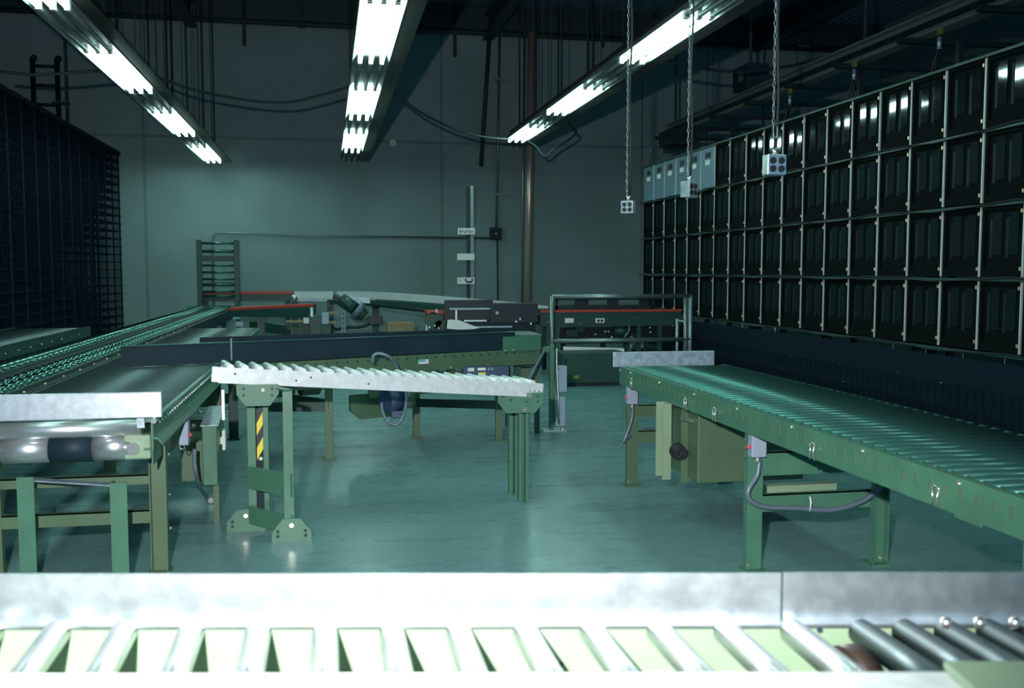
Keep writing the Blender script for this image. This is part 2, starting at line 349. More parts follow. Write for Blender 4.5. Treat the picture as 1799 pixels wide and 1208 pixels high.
# ================================================================== FLUORESCENT LAMPS
def lamp(x, y0, y1, lit, label, group, nt=3):
    L = y1-y0; t = thing('fluorescent_lamp', label, 'lamp', (x, (y0+y1)/2, 3.5), group)
    g = MB(); g.ext([(-.19, .03), (-.15, .10), (.17, .10), (.19, .03), (.185, .03), (.165, .09), (-.145, .09), (-.185, .03)], (x, y0, 3.5), (x, y1, 3.5)); g.build('reflector', 'lampm', t)
    g = MB(); g.ext([(-.10, .10), (.12, .10), (.12, .19), (-.10, .19)], (x, y0, 3.5), (x, y1, 3.5)); g.build('ballast_housing', 'lampb', t)
    g = MB(); g.ext([(.19, .035), (.34, .025), (.34, .035), (.20, .12), (.17, .10)], (x, y0, 3.5), (x, y1, 3.5)); g.build('side_wing', 'lampb', t)
    for i in range(nt):
        xx = x-.11+i*.11
        MB().cyl((xx, y0+.03, 3.525), (xx, y1-.03, 3.525), .021, 10).build('lamp_tube', 'tube' if lit else 'dtube', t)
        for yy in (y0+.015, y1-.015): MB().box((xx-.02, yy-.015, 3.50), (xx+.02, yy+.015, 3.60)).build('lamp_holder', 'white', t)
    for yy in (y0+.3, y1-.3): MB().cyl((x, yy, 3.69), (x, yy, 6.95), .006, 5).build('hanger', 'lampb', t)
def row(x, segs, side):
    segs = sorted(segs); prev = None; i = 0; j = 0
    for (a, b) in segs:
        if prev is not None and a-prev > .3:
            lamp(x, prev, a, False, 'short unlit strip lamp in the %s lamp row, %s from the camera' % (side, ORD[j]), 'strip lamps of the %s row' % side); j += 1
        lamp(x, a, b, True, 'glowing three-tube strip lamp in the %s lamp row, %s from the camera' % (side, ORD[i]), 'strip lamps of the %s row' % side); i += 1; prev = b
    return prev, j
row(-2.15, [(2.7, 5.1), (6.3, 8.7), (10.3, 12.55), (14.05, 16.4), (17.85, 20.3)], 'left')
pr, j = row(.47, [(4.3, 6.6), (8.0, 10.35), (11.85, 14.2), (15.6, 18.1)], 'middle')
lamp(.47, pr, 19.6, False, 'short unlit strip lamp ending the middle lamp row before the back wall', 'strip lamps of the middle row')
row(3.09, [(4.6, 6.6), (8.0, 9.85), (11.3, 13.25), (14.45, 16.15)], 'right')
# ================================================================== CHAINS WITH OUTLET BOXES
def chain_box(px, ytop, ybox, Y, size, label, facing=0, loop=False):
    q = atY(px, ybox, Y)
    t = thing('hanging_outlet_box', label, 'outlet box', (q.x, Y, q.z), 'outlet boxes hanging on chains')
    s = size
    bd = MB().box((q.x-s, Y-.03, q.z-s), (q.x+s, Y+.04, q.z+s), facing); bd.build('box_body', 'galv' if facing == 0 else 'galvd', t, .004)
    m3 = Matrix.Rotation(facing, 3, 'Z'); c = V((q.x, Y, q.z))
    for dx in (-.45, .45):
        for dz in (-.4, .4):
            a = c+m3@V((dx*s, -.031, dz*s)); b = c+m3@V((dx*s, -.036, dz*s))
            pl = MB().cyl(a, b, s*.34, 14); pl.build('socket', 'rubber', t)
    MB().cyl((q.x, Y, q.z+s), (q.x, Y, q.z+s+.035), .014, 8).build('cord_grip', 'chrome', t)
    zt = 6.95
    g = MB().tube([(q.x+.012+.006*math.sin(i*.9), Y+.01+.006*math.cos(i*.9), q.z+s+.03+i*(zt-q.z-s-.03)/40) for i in range(41)], .007, 6); g.build('cord', 'rubber', t)
    # chain: alternating oval links
    g = MB(); z = q.z+s+(.13 if loop else .03); i = 0; ln = .032
    while z < min(zt, q.z+3.2):
        ring = []
        for k2 in range(8):
            a = 2*math.pi*k2/8; u, v = .0065*math.cos(a), ln*.60*math.sin(a)
            ring.append((q.x-.012+(u if i % 2 else 0), Y+(0 if i % 2 else u), z+ln/2+v))
        g.tube(ring+[ring[0]], .0022, 4); z += ln; i += 1
    g.cyl((q.x-.012, Y, z), (q.x-.012, Y, zt), .004, 5)
    g.build('chain', 'chain', t)
    if loop:
        zz = q.z+s+.13; MB().tube(smooth_path([(q.x-.012, Y, zz), (q.x-.008, Y, zz-.03), (q.x+.01, Y, zz-.035), (q.x+.012, Y, zz+.02)]), .003, 5).build('hook', 'chain', t)
chain_box(1361, 0, 290, 5.0, .054, 'four-socket steel outlet box facing the camera, lowest-hung one by the cabinets', 0, True)
chain_box(1211, 0, 333, 6.2, .052, 'four-socket outlet box on a chain turned edge-on, before the blue panels', R(38))
chain_box(1104, 0, 364, 6.8, .045, 'small outlet box on the leftmost chain, hanging clear of the cabinets', R(-35))
# ================================================================== CABINET WALL (right)
XR, ZR, RH, CW, YN = 5.2, .745, .592, .51, 6.15
NCOL = 19; DEP = .55; CABN = 0
def cabinet(kind):
    global CABN; CABN += 1
    t = bpy.data.objects.new('equipment_cabinet', None); COL.objects.link(t); WORG[t.name] = V((0, 0, 0)); t['category'] = 'cabinet'
    w, h = CW-.012, RH-.03
    g = MB(); g.box((.02, 0, 0), (DEP, .008, h)).box((.02, w-.008, 0), (DEP, w, h)).box((.02, 0, 0), (DEP, w, .008)).box((.02, 0, h-.008), (DEP, w, h)).box((DEP-.01, 0, 0), (DEP, w, h))
    g.build('cabinet_body', 'cell', t)
    MB().box((-.004, 0, 0), (.022, .016, h)).build('door_edge', 'edge', t)
    if kind in (0, 2):
        f = MB().box((0, .016, 0), (.02, w, .06)).box((0, .016, h-.035), (.02, w, h)).box((0, w-.03, .06), (.02, w, h-.035)).box((0, .016, .06), (.02, .05, h-.035)); f.build('door_frame', 'cell', t)
        for k2 in range(2):
            y0 = .085+k2*.19; MB().box((.012, y0, .17), (.035, y0+.105, h-.06)).build('glossy_module' if kind == 0 else 'dull_module', 'gloss' if kind == 0 else 'dull', t)
            MB().box((.02, y0+.12, .15), (.032, y0+.15, h-.10)).build('module_strip', 'navy', t)
            MB().box((.03, y0-.02, .10), (.036, y0-.012, h-.09)).build('wire_strip', 'brown', t)
        MB().box((.02, .016, .06), (.026, w-.03, h-.035)).build('door_panel', 'cell', t)
        for z in (.05, h-.07): MB().box((-.012, .022, z), (.002, .034, z+.028)).build('catch', 'brass', t)
    else:
        d = MB().box((0, .018, .006), (.018, w-.004, h-.006)).build('door_panel', 'panel', t, .003)
        MB().box((-.006, .16, h-.15), (.0, .34, h-.07)).build('switch_plate', 'brown', d)
        for yy in (.20, .28): MB().box((-.01, yy-.025, h-.135), (-.005, yy+.025, h-.085)).build('switch', 'ink', d)
        MB().box((-.008, .18, h-.24), (.0, .33, h-.175)).build('white_label', 'white', d)
    return t
protos = [cabinet(0), cabinet(1), cabinet(2)]; used = [0, 0, 0]
RN = ['bottom', 'second-lowest', 'second-highest', 'top']
for r_ in range(4):
    for c_ in range(NCOL):
        kind = 1 if (r_ == 3 and c_ >= NCOL-6) else 0 if r_ == 3 else 2
        z = ZR+r_*RH; y = YN+c_*CW
        loc = (XR+random.uniform(-.003, .003), y, z+.012)
        if used[kind] == 0: t = protos[kind]; t.location = loc; used[kind] = 1
        else: t = copy_tree(protos[kind], loc)
        if kind == 1: t['label'] = 'blue-panelled cabinet with red plate in the top row, %s from the far end' % ORD[NCOL-1-c_]; t['group'] = 'blue-panelled cabinets'
        else: t['label'] = 'dark cabinet with pale door edge in the %s row, %s column from the near end' % (RN[r_], ORD[c_]); t['group'] = 'dark cabinets of the right wall'
        # each module sits a touch out of true, as built by hand
        for ch in t.children:
            if ch.name.startswith('glossy_module'):
                ch.rotation_euler = (0, R(random.uniform(-.5, .5)), 0)
t = thing('cabinet_rack', 'long dark steel rack holding the four rows of cabinets along the right side', 'rack', (XR, YN, 0))
y1 = YN+NCOL*CW
for r_ in range(5):
    z = ZR+r_*RH-.012
    g = MB().box((XR-.01, YN-.02, z-.006), (XR+DEP, y1+.02, z+.008)) if r_ < 5 else None
    g.build('shelf', 'rackf', t)
    MB().box((XR-.03, YN-.02, z-.010), (XR-.008, y1+.02, z+.012)).build('shelf_lip', 'dgreen', t)
    if r_ < 4: MB().tube([(XR-.045, YN+i*.51+.1, z+.002+.02*math.sin(i*1.7)) for i in range(NCOL+1)], .007, 5).build('wire', 'rubber', t)
for i in range(6):
    yy = YN+.5+i*1.75; MB().box((XR+.25, yy, 0), (XR+.31, yy+.06, ZR-.015)).build('rack_leg', 'rackf', t)
    MB().box((XR+.60, yy, 0), (XR+.66, yy+.06, 3.60)).build('rack_post', 'rackf', t)
MB().box((XR+.56, YN-.02, 3.0), (XR+.60, y1+.02, 3.06)).build('back_rail', 'rackf', t)
MB().box((XR+.56, YN-.02, ZR-.02), (XR+.60, y1+.02, ZR+.05)).build('back_rail', 'rackf', t)
for i in range(5):    # conduit loops under the rack
    y = 6.35+i*.52; x = XR+.03
    tube_thing('conduit_loop', 'thin bare conduit loop under the bottom cabinets, %s from the near end' % ORD[i], 'conduit', [(x, y, ZR-.02), (x, y, ZR-.10), (x, y+.02, ZR-.135), (x, y+.10, ZR-.145), (x, y+.36, ZR-.13), (x, y+.47, ZR-.11)], .005, 'cond', 6, 'conduit loops under the cabinets')
for i, (px, py) in enumerate(((1362, 575), (1304, 590))):
    q = atX(px, py, XR-.06); g = MB(); z = ZR-.02; i2 = 0
    while z > q.z-.35:
        g.ball((q.x, q.y, z), .010, 6); g.cyl((q.x, q.y, z), (q.x, q.y, z-.03), .004, 5); z -= .03
    tag(g.build('bead_chain', 'galvd'), 'bright bead chain dangling below the cabinets' if i == 0 else 'fainter bead chain dangling below the cabinets, farther along', 'chain')
# unlit storage under the rack: low crates of wire
t = thing('wire_floor_rack', 'low dark wire shelving standing on the floor beneath the cabinets', 'rack', (5.6, 9, 0))
g = MB()
for i in range(95): g.box((XR-.35, 6.2+i*.1, .02), (XR-.342, 6.208+i*.1, .5))
g.build('wire_front', 'rackm', t)
MB().box((XR-.20, 6.15, .02), (XR-.19, 15.8, .70)).build('shade_sheet', 'rackm', t)  # black sheet added to make the space under the cabinets dark
for i in range(60):
    MB().ball((XR-.345-random.random()*.02, 6.3+random.random()*6.5, random.choice((.18, .34, .5, .52))), .0045, 6).build('sparkle_dot', 'chrome', t)  # chrome dots added as sparkles in the dark space
for z in (.02, .18, .34, .5): MB().box((XR-.36, 6.15, z-.004), (XR-.34, 15.8, z+.004)).build('shelf', 'rackm', t)
# overhead frame above the cabinets
t = thing('overhead_frame', 'heavy dark overhead rail frame running above the cabinet wall', 'frame', (5.7, 10, 3.6))
g = MB(); beam_I(g, (5.65, 2.5, 3.62), (5.65, 15.9, 3.62), .16, .2); g.build('main_rail', 'rail', t)
MB().box((5.50, 2.5, 3.66), (5.54, 15.6, 3.70)).build('conductor_bar', 'rackf', t)
g = MB(); beam_I(g, (7.2, 4, 3.45), (7.2, 15.9, 3.45), .12, .15); g.build('rear_rail', 'steel', t)
for i in range(10):
    yy = 5.2+i*1.18; MB().box((5.4, yy, 3.57), (7.3, yy+.06, 3.62)).build('cross_beam', 'rackf', t)
    if i % 2 == 0: MB().box((6.6, yy, 0), (6.7, yy+.1, 3.5)).build('stanchion', 'rackf', t)
    MB().bar((5.9, yy+.04, 3.2), (6.5, yy+.04, 3.55), .04, .04).build('brace', 'rackf', t)
MB().box((5.42, 15.2, 3.42), (5.86, 15.75, 3.66)).build('end_stop', 'rackf', t)
for i in range(4): MB().cyl((5.60+i*.02, 15.5, 2.9+.05*i), (5.55+i*.05, 15.5, 3.45), .008, 5).build('end_cable', 'rubber', t)
for i in range(5): MB().cyl((5.65, 4+i*2.9, 3.8), (5.65, 4+i*2.9, 6.95), .02, 6).build('hanger_rod', 'steel', t)
for i, (px, py) in enumerate(((1651, 55), (1501, 113), (1388, 160))):
    q = atX(px, py, 5.5); c = thing('cord_trolley', 'yellow-clipped cord trolley on the overhead rail, %s from the near end' % ORD[i], 'trolley', tuple(q), 'cord trolleys on the overhead rail')
    MB().box((5.48, q.y-.025, q.z-.03), (5.52, q.y+.025, q.z+.03)).build('clip', 'dyellow', c, .004)
    MB().cyl((5.5, q.y, q.z-.05), (5.5, q.y, q.z-.16), .02, 8).build('plug', 'galvd', c)
    MB().tube(smooth_path([(5.5, q.y, q.z-.14), (5.46, q.y+.02, q.z-.3), (5.5, q.y+.12, q.z-.42), (5.6, q.y+.2, q.z-.3), (5.62, q.y+.2, q.z-.1)]), .012, 6).build('cord', 'rubber', c)
q = atX(1318, 172, 5.65)
c = thing('motor_housing', 'small blue box with a round cover sitting on the overhead rail', 'box', tuple(q))
MB().box((5.5, q.y-.25, 3.82), (5.8, q.y+.25, 4.14)).build('housing', 'navy', c, .01)
MB().cyl((5.497, q.y-.05, 3.99), (5.48, q.y-.05, 3.99), .07, 14).build('round_cover', 'cond', c)
MB().box((5.52, q.y-.2, 3.815), (5.78, q.y+.2, 3.83)).build('mounting_foot', 'rackf', c)
# ================================================================== WIRE RACKS (left)
def wire_rack():
    t = bpy.data.objects.new('wire_rack', None); COL.objects.link(t); WORG[t.name] = V((0, 0, 0)); t['category'] = 'wire rack'
    wd, hh, dp = .60, 3.66, 1.5
    for x in (0, -dp/2, -dp):
        for y in (.0, wd): MB().box((x-.014, y-.014, 0), (x+.014, y+.014, hh)).build('post', 'rackm', t)
    g = MB()
    for i in range(1, 6):
        for x in (-.01, -.32, -.62, -.93, -1.24, -1.48): g.box((x-.005, wd*i/6-.005, .02), (x+.005, wd*i/6+.005, hh-.04))
    g.build('upright_wires', 'rackm', t)
    for k2 in range(25):
        z = .06+k2*.15; g = MB()
        if z > hh: break
        for x in (.0, -.3, -.6, -.9, -1.2, -1.5): g.box((x-.007, -.01, z-.007), (x+.007, wd+.01, z+.007))
        for i in range(5): g.box((-dp-.02, .04+i*.13-.005, z-.006), (.05, .04+i*.13+.005, z+.006))
        g.build('wire_shelf', 'rackm', t)
    MB().box((-dp-.03, .04, hh-.02), (.06, wd-.04, hh+.05)).build('top_tray', 'rackm', t)
    return t
pr = wire_rack()
for i in range(19):
    y = 20.0-i*.63; lb = 'tall dark blue wire rack along the left side, %s from the far end' % ORD[i]
    t = pr if i == 0 else copy_tree(pr, (0, 0, 0)); t.location = (-4.0, y, 0); t['label'] = lb; t['group'] = 'wire racks along the left side'
# ================================================================== ROLLER CONVEYORS
def roller_mesh(L, r, m, axis='X', n=12):
    a = V((L/2, 0, 0)) if axis == 'X' else V((0, L/2, 0)); e = V((.012, 0, 0)) if axis == 'X' else V((0, .012, 0))
    g = MB().cyl(-a, a, r, n); g.cyl(-a-e, a+e, r*.3, 6); return g
def rollers(t, x0, x1, y0, y1, z, r, pitch, m, name='roller', lim=100):
    org = WORG[t.name]; L = x1-x0-.012; n_ = int((y1-y0)/pitch); src = None
    me_ = roller_mesh(L, r, m)
    me = None
    for i in range(min(n_, lim)):
        loc = V(((x0+x1)/2, y0+(i+.5)*pitch, z-r))-org
        if src is None:
            WORG['_tmp'] = org; src = MB(); src.v = [p+org for p in me_.v]; src.f = me_.f; src.sm = me_.sm
            src = src.build(name, m, t); src.location = loc
        else: inst(src, loc, t)
    if n_ > lim:
        g = MB()
        for i in range(lim, n_): g.cyl((x0+.006, y0+(i+.5)*pitch, z-r), (x1-.006, y0+(i+.5)*pitch, z-r), r, 8)
        o = g.build(name+'_run', m, t); o['kind'] = 'stuff'
def leg_set(t, xa, xb, y, ztop, m='green', bars=((.30, .38), (.48, .56)), facing=1, w=.075, foot=True):
    for s_, x in ((1, xa), (-1, xb)):
        l = MB(); l.ext(Cprof(.04, w, .005, 1), (x, y, .012), (x, y, ztop), (s_, 0, 0) if s_ > 0 else (-1, 0, 0)); l.build('leg', m, t)
        if foot: MB().box((x-.01 if s_ > 0 else x-.09, y-.05, 0), (x+.09 if s_ > 0 else x+.01, y+.05, .012)).build('foot', m, t)
    for z0, z1 in bars:
        MB().box((xa+.01, y+.002, z0), (xb-.01, y+.008, z1)).box((xa+.01, y+.002, z1-.006), (xb-.01, y+.035, z1)).build('cross_brace', m, t)
def bolts(t, pts, r=.008, m='chrome', name='bolt', d=(0, -1, 0), n=100):
    d = V(d)
    for p in pts: MB().cyl(V(p)-d*.001, V(p)+d*.008, r, 8, r*.7).build(name, m, t)
# ---- right conveyor
XA, XB, ZT = 1.88, 2.62, .775
t = thing('roller_conveyor', 'long green roller conveyor on the right running away from the camera', 'conveyor', (2.25, 4.2, 0))
YA, YB = 1.9, 6.2
g = MB(); g.ext(Cprof(.035, .115, .006), (XA, YA, ZT-.118), (XA, YB, ZT-.118)); g.build('side_rail', 'green', t)
g = MB(); g.ext(Cprof(.035, .115, .006, -1), (XB, YA, ZT-.118), (XB, YB, ZT-.118)); g.build('side_rail', 'green', t)
rollers(t, XA+.02, XB-.02, YA+.02, YB-.02, ZT+.006, .024, .0762, 'groller')
for k_ in range(54):
    y = YA+.058+k_*.0762; MB().box((XA-.004, y-.006, ZT-.068), (XA, y+.006, ZT-.035)).build('axle_clip', 'olive', t)
g = MB()
bolts(t, [(XA, YA+.2+i*.55, ZT-.02) for i in range(8)], .009, 'chrome', 'bolt', (-1, 0, 0))
for y in (2.75, 3.55, 4.55, 4.95, 5.9):
    g = MB()
    for dy in (-.018, .018): g.tube([(XA-.012, y+dy, ZT-.055), (XA-.016, y+dy*.6, ZT-.085), (XA-.012, y+dy, ZT-.118)], .0035, 5)
    g.tube([(XA-.012, y-.018, ZT-.055), (XA-.014, y, ZT-.048), (XA-.012, y+.018, ZT-.055)], .0035, 5); g.build('spring_clip', 'chrome', t)
leg_set(t, XA+.02, XB-.02, 4.22, ZT-.118, 'green', ((.28, .36), (.45, .56)))
leg_set(t, XA+.02, XB-.02, 6.08, ZT-.118, 'olive', ((.28, .36), (.45, .53)))
leg_set(t, XA+.02, XB-.02, 2.35, ZT-.118, 'green', ((.28, .36),))
q0, q1 = atY(1076, 618, 6.22), atY(1253, 641, 6.22)
e = MB().box((q0.x, 6.20, q1.z), (q1.x, 6.215, q0.z)).build('end_stop', 'galvd', t, .004)
for x in (q0.x+.05, q1.x-.03): MB().cyl((x, 6.185, q1.z-.02), (x, 6.20, q1.z-.02), .012, 8).build('stop_bolt', 'chrome', t)
MB().box((q0.x+.06, 6.205, ZT-.03), (q0.x+.09, 6.22, q1.z+.01)).box((q1.x-.09, 6.205, ZT-.03), (q1.x-.06, 6.22, q1.z+.01)).build('stop_bracket', 'galvd', t)
# plates hanging under the rail
for px, py in ((1705, 905),):
    q = atX(px, py, XA+.02); MB().box((XA+.005, q.y-.07, q.z-.02), (XA+.012, q.y+.06, ZT-.10)).build('splice_plate', 'green', t, .004)
# drive unit under the right conveyor
dr = MB()
a, b = atY(1210, 770, 5.0), atY(1312, 850, 5.0)
dt = MB().box((atY(1226, 800, 5.0).x, 5.0, atY(1226, 849, 5.0).z), (2.58, 5.5, .64)); dt.build('drive_housing', 'olive', t, .006)
c0 = atY(1180, 708, 5.2); c1 = atY(1197, 835, 5.2)
MB().ext(Cprof(.05, .12, .006), (c0.x+.0, 5.2, c1.z-.02), (c0.x+.0, 5.2, ZT-.118), (0, 1, 0)).build('drive_bracket', 'lgreen', t)
g = MB(); g.ext([(0, 0), (.40, .06), (.30, .42), (.0, .42)], (c0.x+.04, 5.15, c1.z-.03), (c0.x+.04, 5.16, c1.z-.03)); g.build('belt_guard', 'olive', t)
q = atY(1197, 795, 5.05); g = MB().cyl((q.x, 5.12, q.z), (q.x, 5.05, q.z), .045, 14, .036).cyl((q.x, 5.05, q.z), (q.x, 5.02, q.z), .02, 10); g.build('knob', 'rubber', t)
q = atY(1230, 742, 5.1); MB().bar((q.x-.12, 5.08, q.z+.03), (q.x+.02, 5.08, q.z), .012, .02).build('tension_arm', 'pipe', t)
MB().cyl((q.x+.02, 5.09, q.z), (q.x+.02, 5.06, q.z), .022, 12).build('tension_bolt', 'chrome', t)
MB().box((2.15, 4.6, .25), (2.56, 4.66, .31)).build('chain_guard', 'lgreen', t)
bolts(t, [(XA+.018, 4.22+.02, z) for z in (.62, .58, .54, .30)], .008, 'olive', 'bolt', (-1, 0, 0))
bolts(t, [(XA+.03, 4.222, .03), (XB-.04, 4.222, .03), (XA+.03, 6.078, .03)], .011, 'chrome', 'anchor_bolt')
def switch_box(px0, py0, px1, py1, Y, label, red=True, depth=.05):
    a, b = atY(px0, py0, Y), atY(px1, py1, Y)
    s_ = thing('switch_box', label, 'switch box', ((a.x+b.x)/2, Y, b.z), 'grey-blue switch boxes')
    MB().box((a.x, Y, b.z), (b.x, Y+depth, a.z)).build('box_body', 'boxgrey', s_, .005)
    MB().cyl(((a.x+b.x)/2, Y+.02, b.z), ((a.x+b.x)/2, Y+.02, b.z-.028), .013, 10).build('cable_gland', 'chrome', s_)
    MB().cyl(((a.x+b.x)/2+.01, Y+.02, a.z), ((a.x+b.x)/2+.01, Y+.02, a.z+.01), .01, 8).build('mounting_screw', 'chrome', s_)
    if red: MB().cyl((a.x, Y+.025, (a.z+b.z)/2-.01), (a.x-.014, Y+.025, (a.z+b.z)/2-.01), .009, 10).build('push_button', 'redb', s_)
    return a, b
switch_box(1322, 760, 1347, 803, 4.17, 'larger grey-blue switch box with red button on the near right conveyor leg')
switch_box(1103, 680, 1121, 710, 6.0, 'smaller grey-blue switch box on the far leg of the right conveyor')
tube_thing('flexible_conduit', 'thick flexible conduit sagging in a long loop between the right conveyor legs', 'conduit',
   [atY(x, y, yy) for x, y, yy in ((1334, 808, 4.19), (1330, 835, 4.18), (1315, 860, 4.17), (1318, 878, 4.17), (1345, 890, 4.17), (1400, 892, 4.17), (1460, 895, 4.17), (1510, 882, 4.17), (1540, 862, 4.17), (1556, 842, 4.17))], .012, 'cond')
tag(MB().tube([atY(1423, 872, 4.155), atY(1425, 882, 4.150), atY(1423, 897, 4.155), atY(1421, 885, 4.19)], .004, 5).build('cable_tie', 'white'), 'white tie holding the sagging flexible conduit to the brace', 'cable tie')
tube_thing('flexible_conduit', 'flexible conduit dropping from the far switch box and curving back to the right', 'conduit',
   [atY(x, y, yy) for x, y, yy in ((1112, 713, 6.02), (1110, 735, 6.0), (1102, 760, 6.0), (1095, 777, 6.0), (1104, 768, 6.06), (1120, 757, 6.14), (1145, 752, 6.2), (1178, 757, 6.2))], .010, 'cond')
# ---- left conveyor (near section)
XA, XB, ZT = -1.53, -.74, .755
def left_section(YA, YB, label, name='roller_conveyor'):
    t = thing(name, label, 'conveyor', ((XA+XB)/2, (YA+YB)/2, 0))
    g = MB(); g.ext(Cprof(.04, .125, .006), (XA, YA, ZT-.12), (XA, YB, ZT-.12)); g.build('side_rail', 'green', t)
    g = MB(); g.ext(Cprof(.04, .125, .006, -1), (XB, YA, ZT-.12), (XB, YB, ZT-.12)); g.build('side_rail', 'green', t)
    rollers(t, XA+.015, XB-.015, YA+.08, YB-.02, ZT+.012, .024, .0762, 'roller')
    return t
t = left_section(4.38, 7.75, 'wide roller conveyor on the left with a galvanised end plate nearest the camera')
for k_ in range(42): MB().cyl((XB+.001, 4.5+k_*.0762, ZT-.02), (XB+.012, 4.5+k_*.0762, ZT-.02), .008, 6).build('axle_end', 'galv', t)
g = MB(); g.ext([(0, 0), (.015, 0), (.035, -.03), (.035, -.036), (.015, -.008), (0, -.008)], (XB, 4.40, ZT-.07), (XB, 7.7, ZT-.07)); g.build('side_skirt', 'green', t)
q0, q1 = atY(-90, 695, 4.36), atY(286, 733, 4.36)
MB().box((q0.x, 4.35, q1.z), (q1.x, 4.36, q0.z)).build('end_stop', 'galv', t, .006)
MB().cyl((q1.x-.035, 4.345, q1.z-.012), (q1.x-.035, 4.365, q1.z-.012), .012, 10).build('stop_bolt', 'chrome', t)
MB().box((XA+.02, 4.355, ZT-.02), (XA+.05, 4.37, q1.z+.02)).box((XB-.06, 4.355, ZT-.02), (XB-.03, 4.37, q1.z+.02)).build('stop_bracket', 'galvd', t)
q = atY(150, 755, 4.40); MB().cyl((XA+.03, 4.42, q.z), (XB-.05, 4.42, q.z), .036, 18).build('end_roller', 'zinc', t)
q = atY(150, 786, 4.45); zc = q.z; org = WORG[t.name]
dx_ = lambda px: atY(px, 786, 4.45).x
for xa, xb, mt, r in ((XA+.06, dx_(5), 'roller', .056), (dx_(5), dx_(90), 'zinc', .058), (dx_(90), dx_(166), 'navy', .060), (dx_(166), dx_(232), 'zinc', .058), (dx_(232), XB-.10, 'roller', .054)):
    MB().cyl((xa, 4.45, zc), (xb, 4.45, zc), r, 20).build('drive_drum' if mt != 'navy' else 'drum_lagging', mt, t)
MB().box((XB-.125, 4.40, zc-.05), (XB-.015, 4.47, zc+.055)).build('bearing_block', 'lgreen', t, .008)
MB().box((XA-.0, 4.40, zc-.05), (XA+.055, 4.47, zc+.055)).build('bearing_block', 'lgreen', t, .008)
MB().cyl((XB-.085, 4.385, zc), (XB-.085, 4.41, zc), .026, 14).build('shaft_end', 'chrome', t)
MB().cyl((XA+.03, 4.385, zc), (XA+.03, 4.41, zc), .026, 14).build('shaft_end', 'chrome', t)
MB().box((XB-.012, 4.40, zc-.075), (XB-.006, 4.62, ZT+.0)).build('end_bracket', 'green', t)
q0 = atY(0, 833, 4.85); q1 = atY(0, 860, 4.72); q2 = atY(0, 907, 4.72); q3 = atY(0, 930, 4.72)
leg_set(t, XA-.005, XB+.0, 4.72, ZT-.12, 'olive', ((q3.z, q2.z), (q1.z, q0.z)))
leg_set(t, XA+.0, XB+.0, 7.1, ZT-.12, 'olive', ((.28, .36), (.45, .53)))
MB().box((XA+.25, 4.9, .50), (XB-.03, 5.5, .62)).build('drive_housing', 'olive', t, .006)
bolts(t, [(XB+.002, 4.74, z) for z in (.55, .36, .2)], .008, 'chrome', 'bolt', (1, 0, 0))
# low stand under near end
a, b = atZ(40, 990, 0), atZ(210, 1003, 0)
s_ = thing('u_shaped_stand', 'bright green three-sided stand on the floor under the left conveyor end', 'stand', (-1.2, 4.6, 0))
lx0, lx1 = atY(46, 900, 4.55).x, atY(209, 900, 4.45).x; zt1, zt0 = atY(209, 848, 4.45).z, atY(46, 838, 4.55).z
zt = .50
for lx, ly, z_ in ((lx0, 4.55, zt0), (lx1, 4.45, zt1)):
    g = MB(); g.ext([(-.035, 0), (.035, 0), (.035, .05), (.02, .05), (.02, .006), (-.035, .006)], (lx, ly, 0), (lx, ly, z_), (0, 1, 0)); g.build('leg', 'green', s_)
    MB().cyl((lx, ly-.012, .04), (lx, ly+.002, .04), .012, 10).build('bolt', 'chrome', s_)
MB().bar((lx0, 4.555, .045), (lx1, 4.455, .045), .006, .07).build('base_bar', 'green', s_)
MB().bar((lx0, 4.60, zt0-.02), (lx1, 4.50, zt1-.02), .05, .006).build('top_bar', 'galvd', s_)
# guard cabinet beside the left conveyor
Yg = 5.55; a, b = atY(354, 748, Yg), atY(383, 852, Yg)
s_ = thing('drive_guard', 'tall narrow green guard box with a sloping steel lid beside the left conveyor', 'guard box', (a.x, Yg, 0))
MB().box((a.x, Yg, b.z), (b.x+.0, Yg+.38, a.z)).build('box_body', 'green', s_, .006)
g = MB(); g.ext([(-.005, 0), (b.x-a.x+.01, 0), (b.x-a.x+.01, .006), (-.005, .006)], (a.x, Yg-.02, a.z-.0), (a.x+.0, Yg+.40, a.z+.05)); g.build('lid', 'galvd', s_)
MB().box((b.x-.03, Yg+.05, 0), (b.x-.0, Yg+.09, b.z+.02)).build('leg', 'olive', s_)
MB().box((a.x+.02, Yg+.30, 0), (a.x+.05, Yg+.34, b.z+.02)).build('leg', 'olive', s_)
MB().box((a.x-.13, Yg+.12, b.z-.0), (a.x-.004, Yg+.36, a.z-.10)).build('rear_housing', 'olive', s_, .006)
q = atY(397, 772, Yg+.2)
MB().box((b.x+.012, Yg+.15, q.z-.05), (b.x+.028, Yg+.22, q.z+.06)).box((b.x-.002, Yg+.17, q.z-.02), (b.x+.012, Yg+.2, q.z+.02)).build('label_holder', 'paper', s_)
q0, q1 = atY(393, 683, Yg+.25), atY(393, 725, Yg+.25)
MB().box((q0.x-.008, Yg+.2, a.z), (q0.x+.008, Yg+.21, q0.z)).build('upright_rod', 'galv', s_)
ya = 5.1; a, b = atY(313, 742, ya), atY(331, 782, ya)
s_ = thing('switch_box', 'grey-blue switch box with slanted corner under the left conveyor rail', 'switch box', (a.x, ya, b.z), 'grey-blue switch boxes')
g = MB(); g.ext([(0, 0), (b.x-a.x, 0), (b.x-a.x, a.z-b.z), ((b.x-a.x)*.7, a.z-b.z), (0, (a.z-b.z)*.4)], (a.x, ya+.07, b.z), (a.x, ya, b.z), (0, 0, 1))
g.v = [V((a.x+(a.x-p.x), p.y, p.z)) if p.x < a.x-1e-6 else p for p in g.v]; g.build('box_body', 'boxgrey', s_, .004)
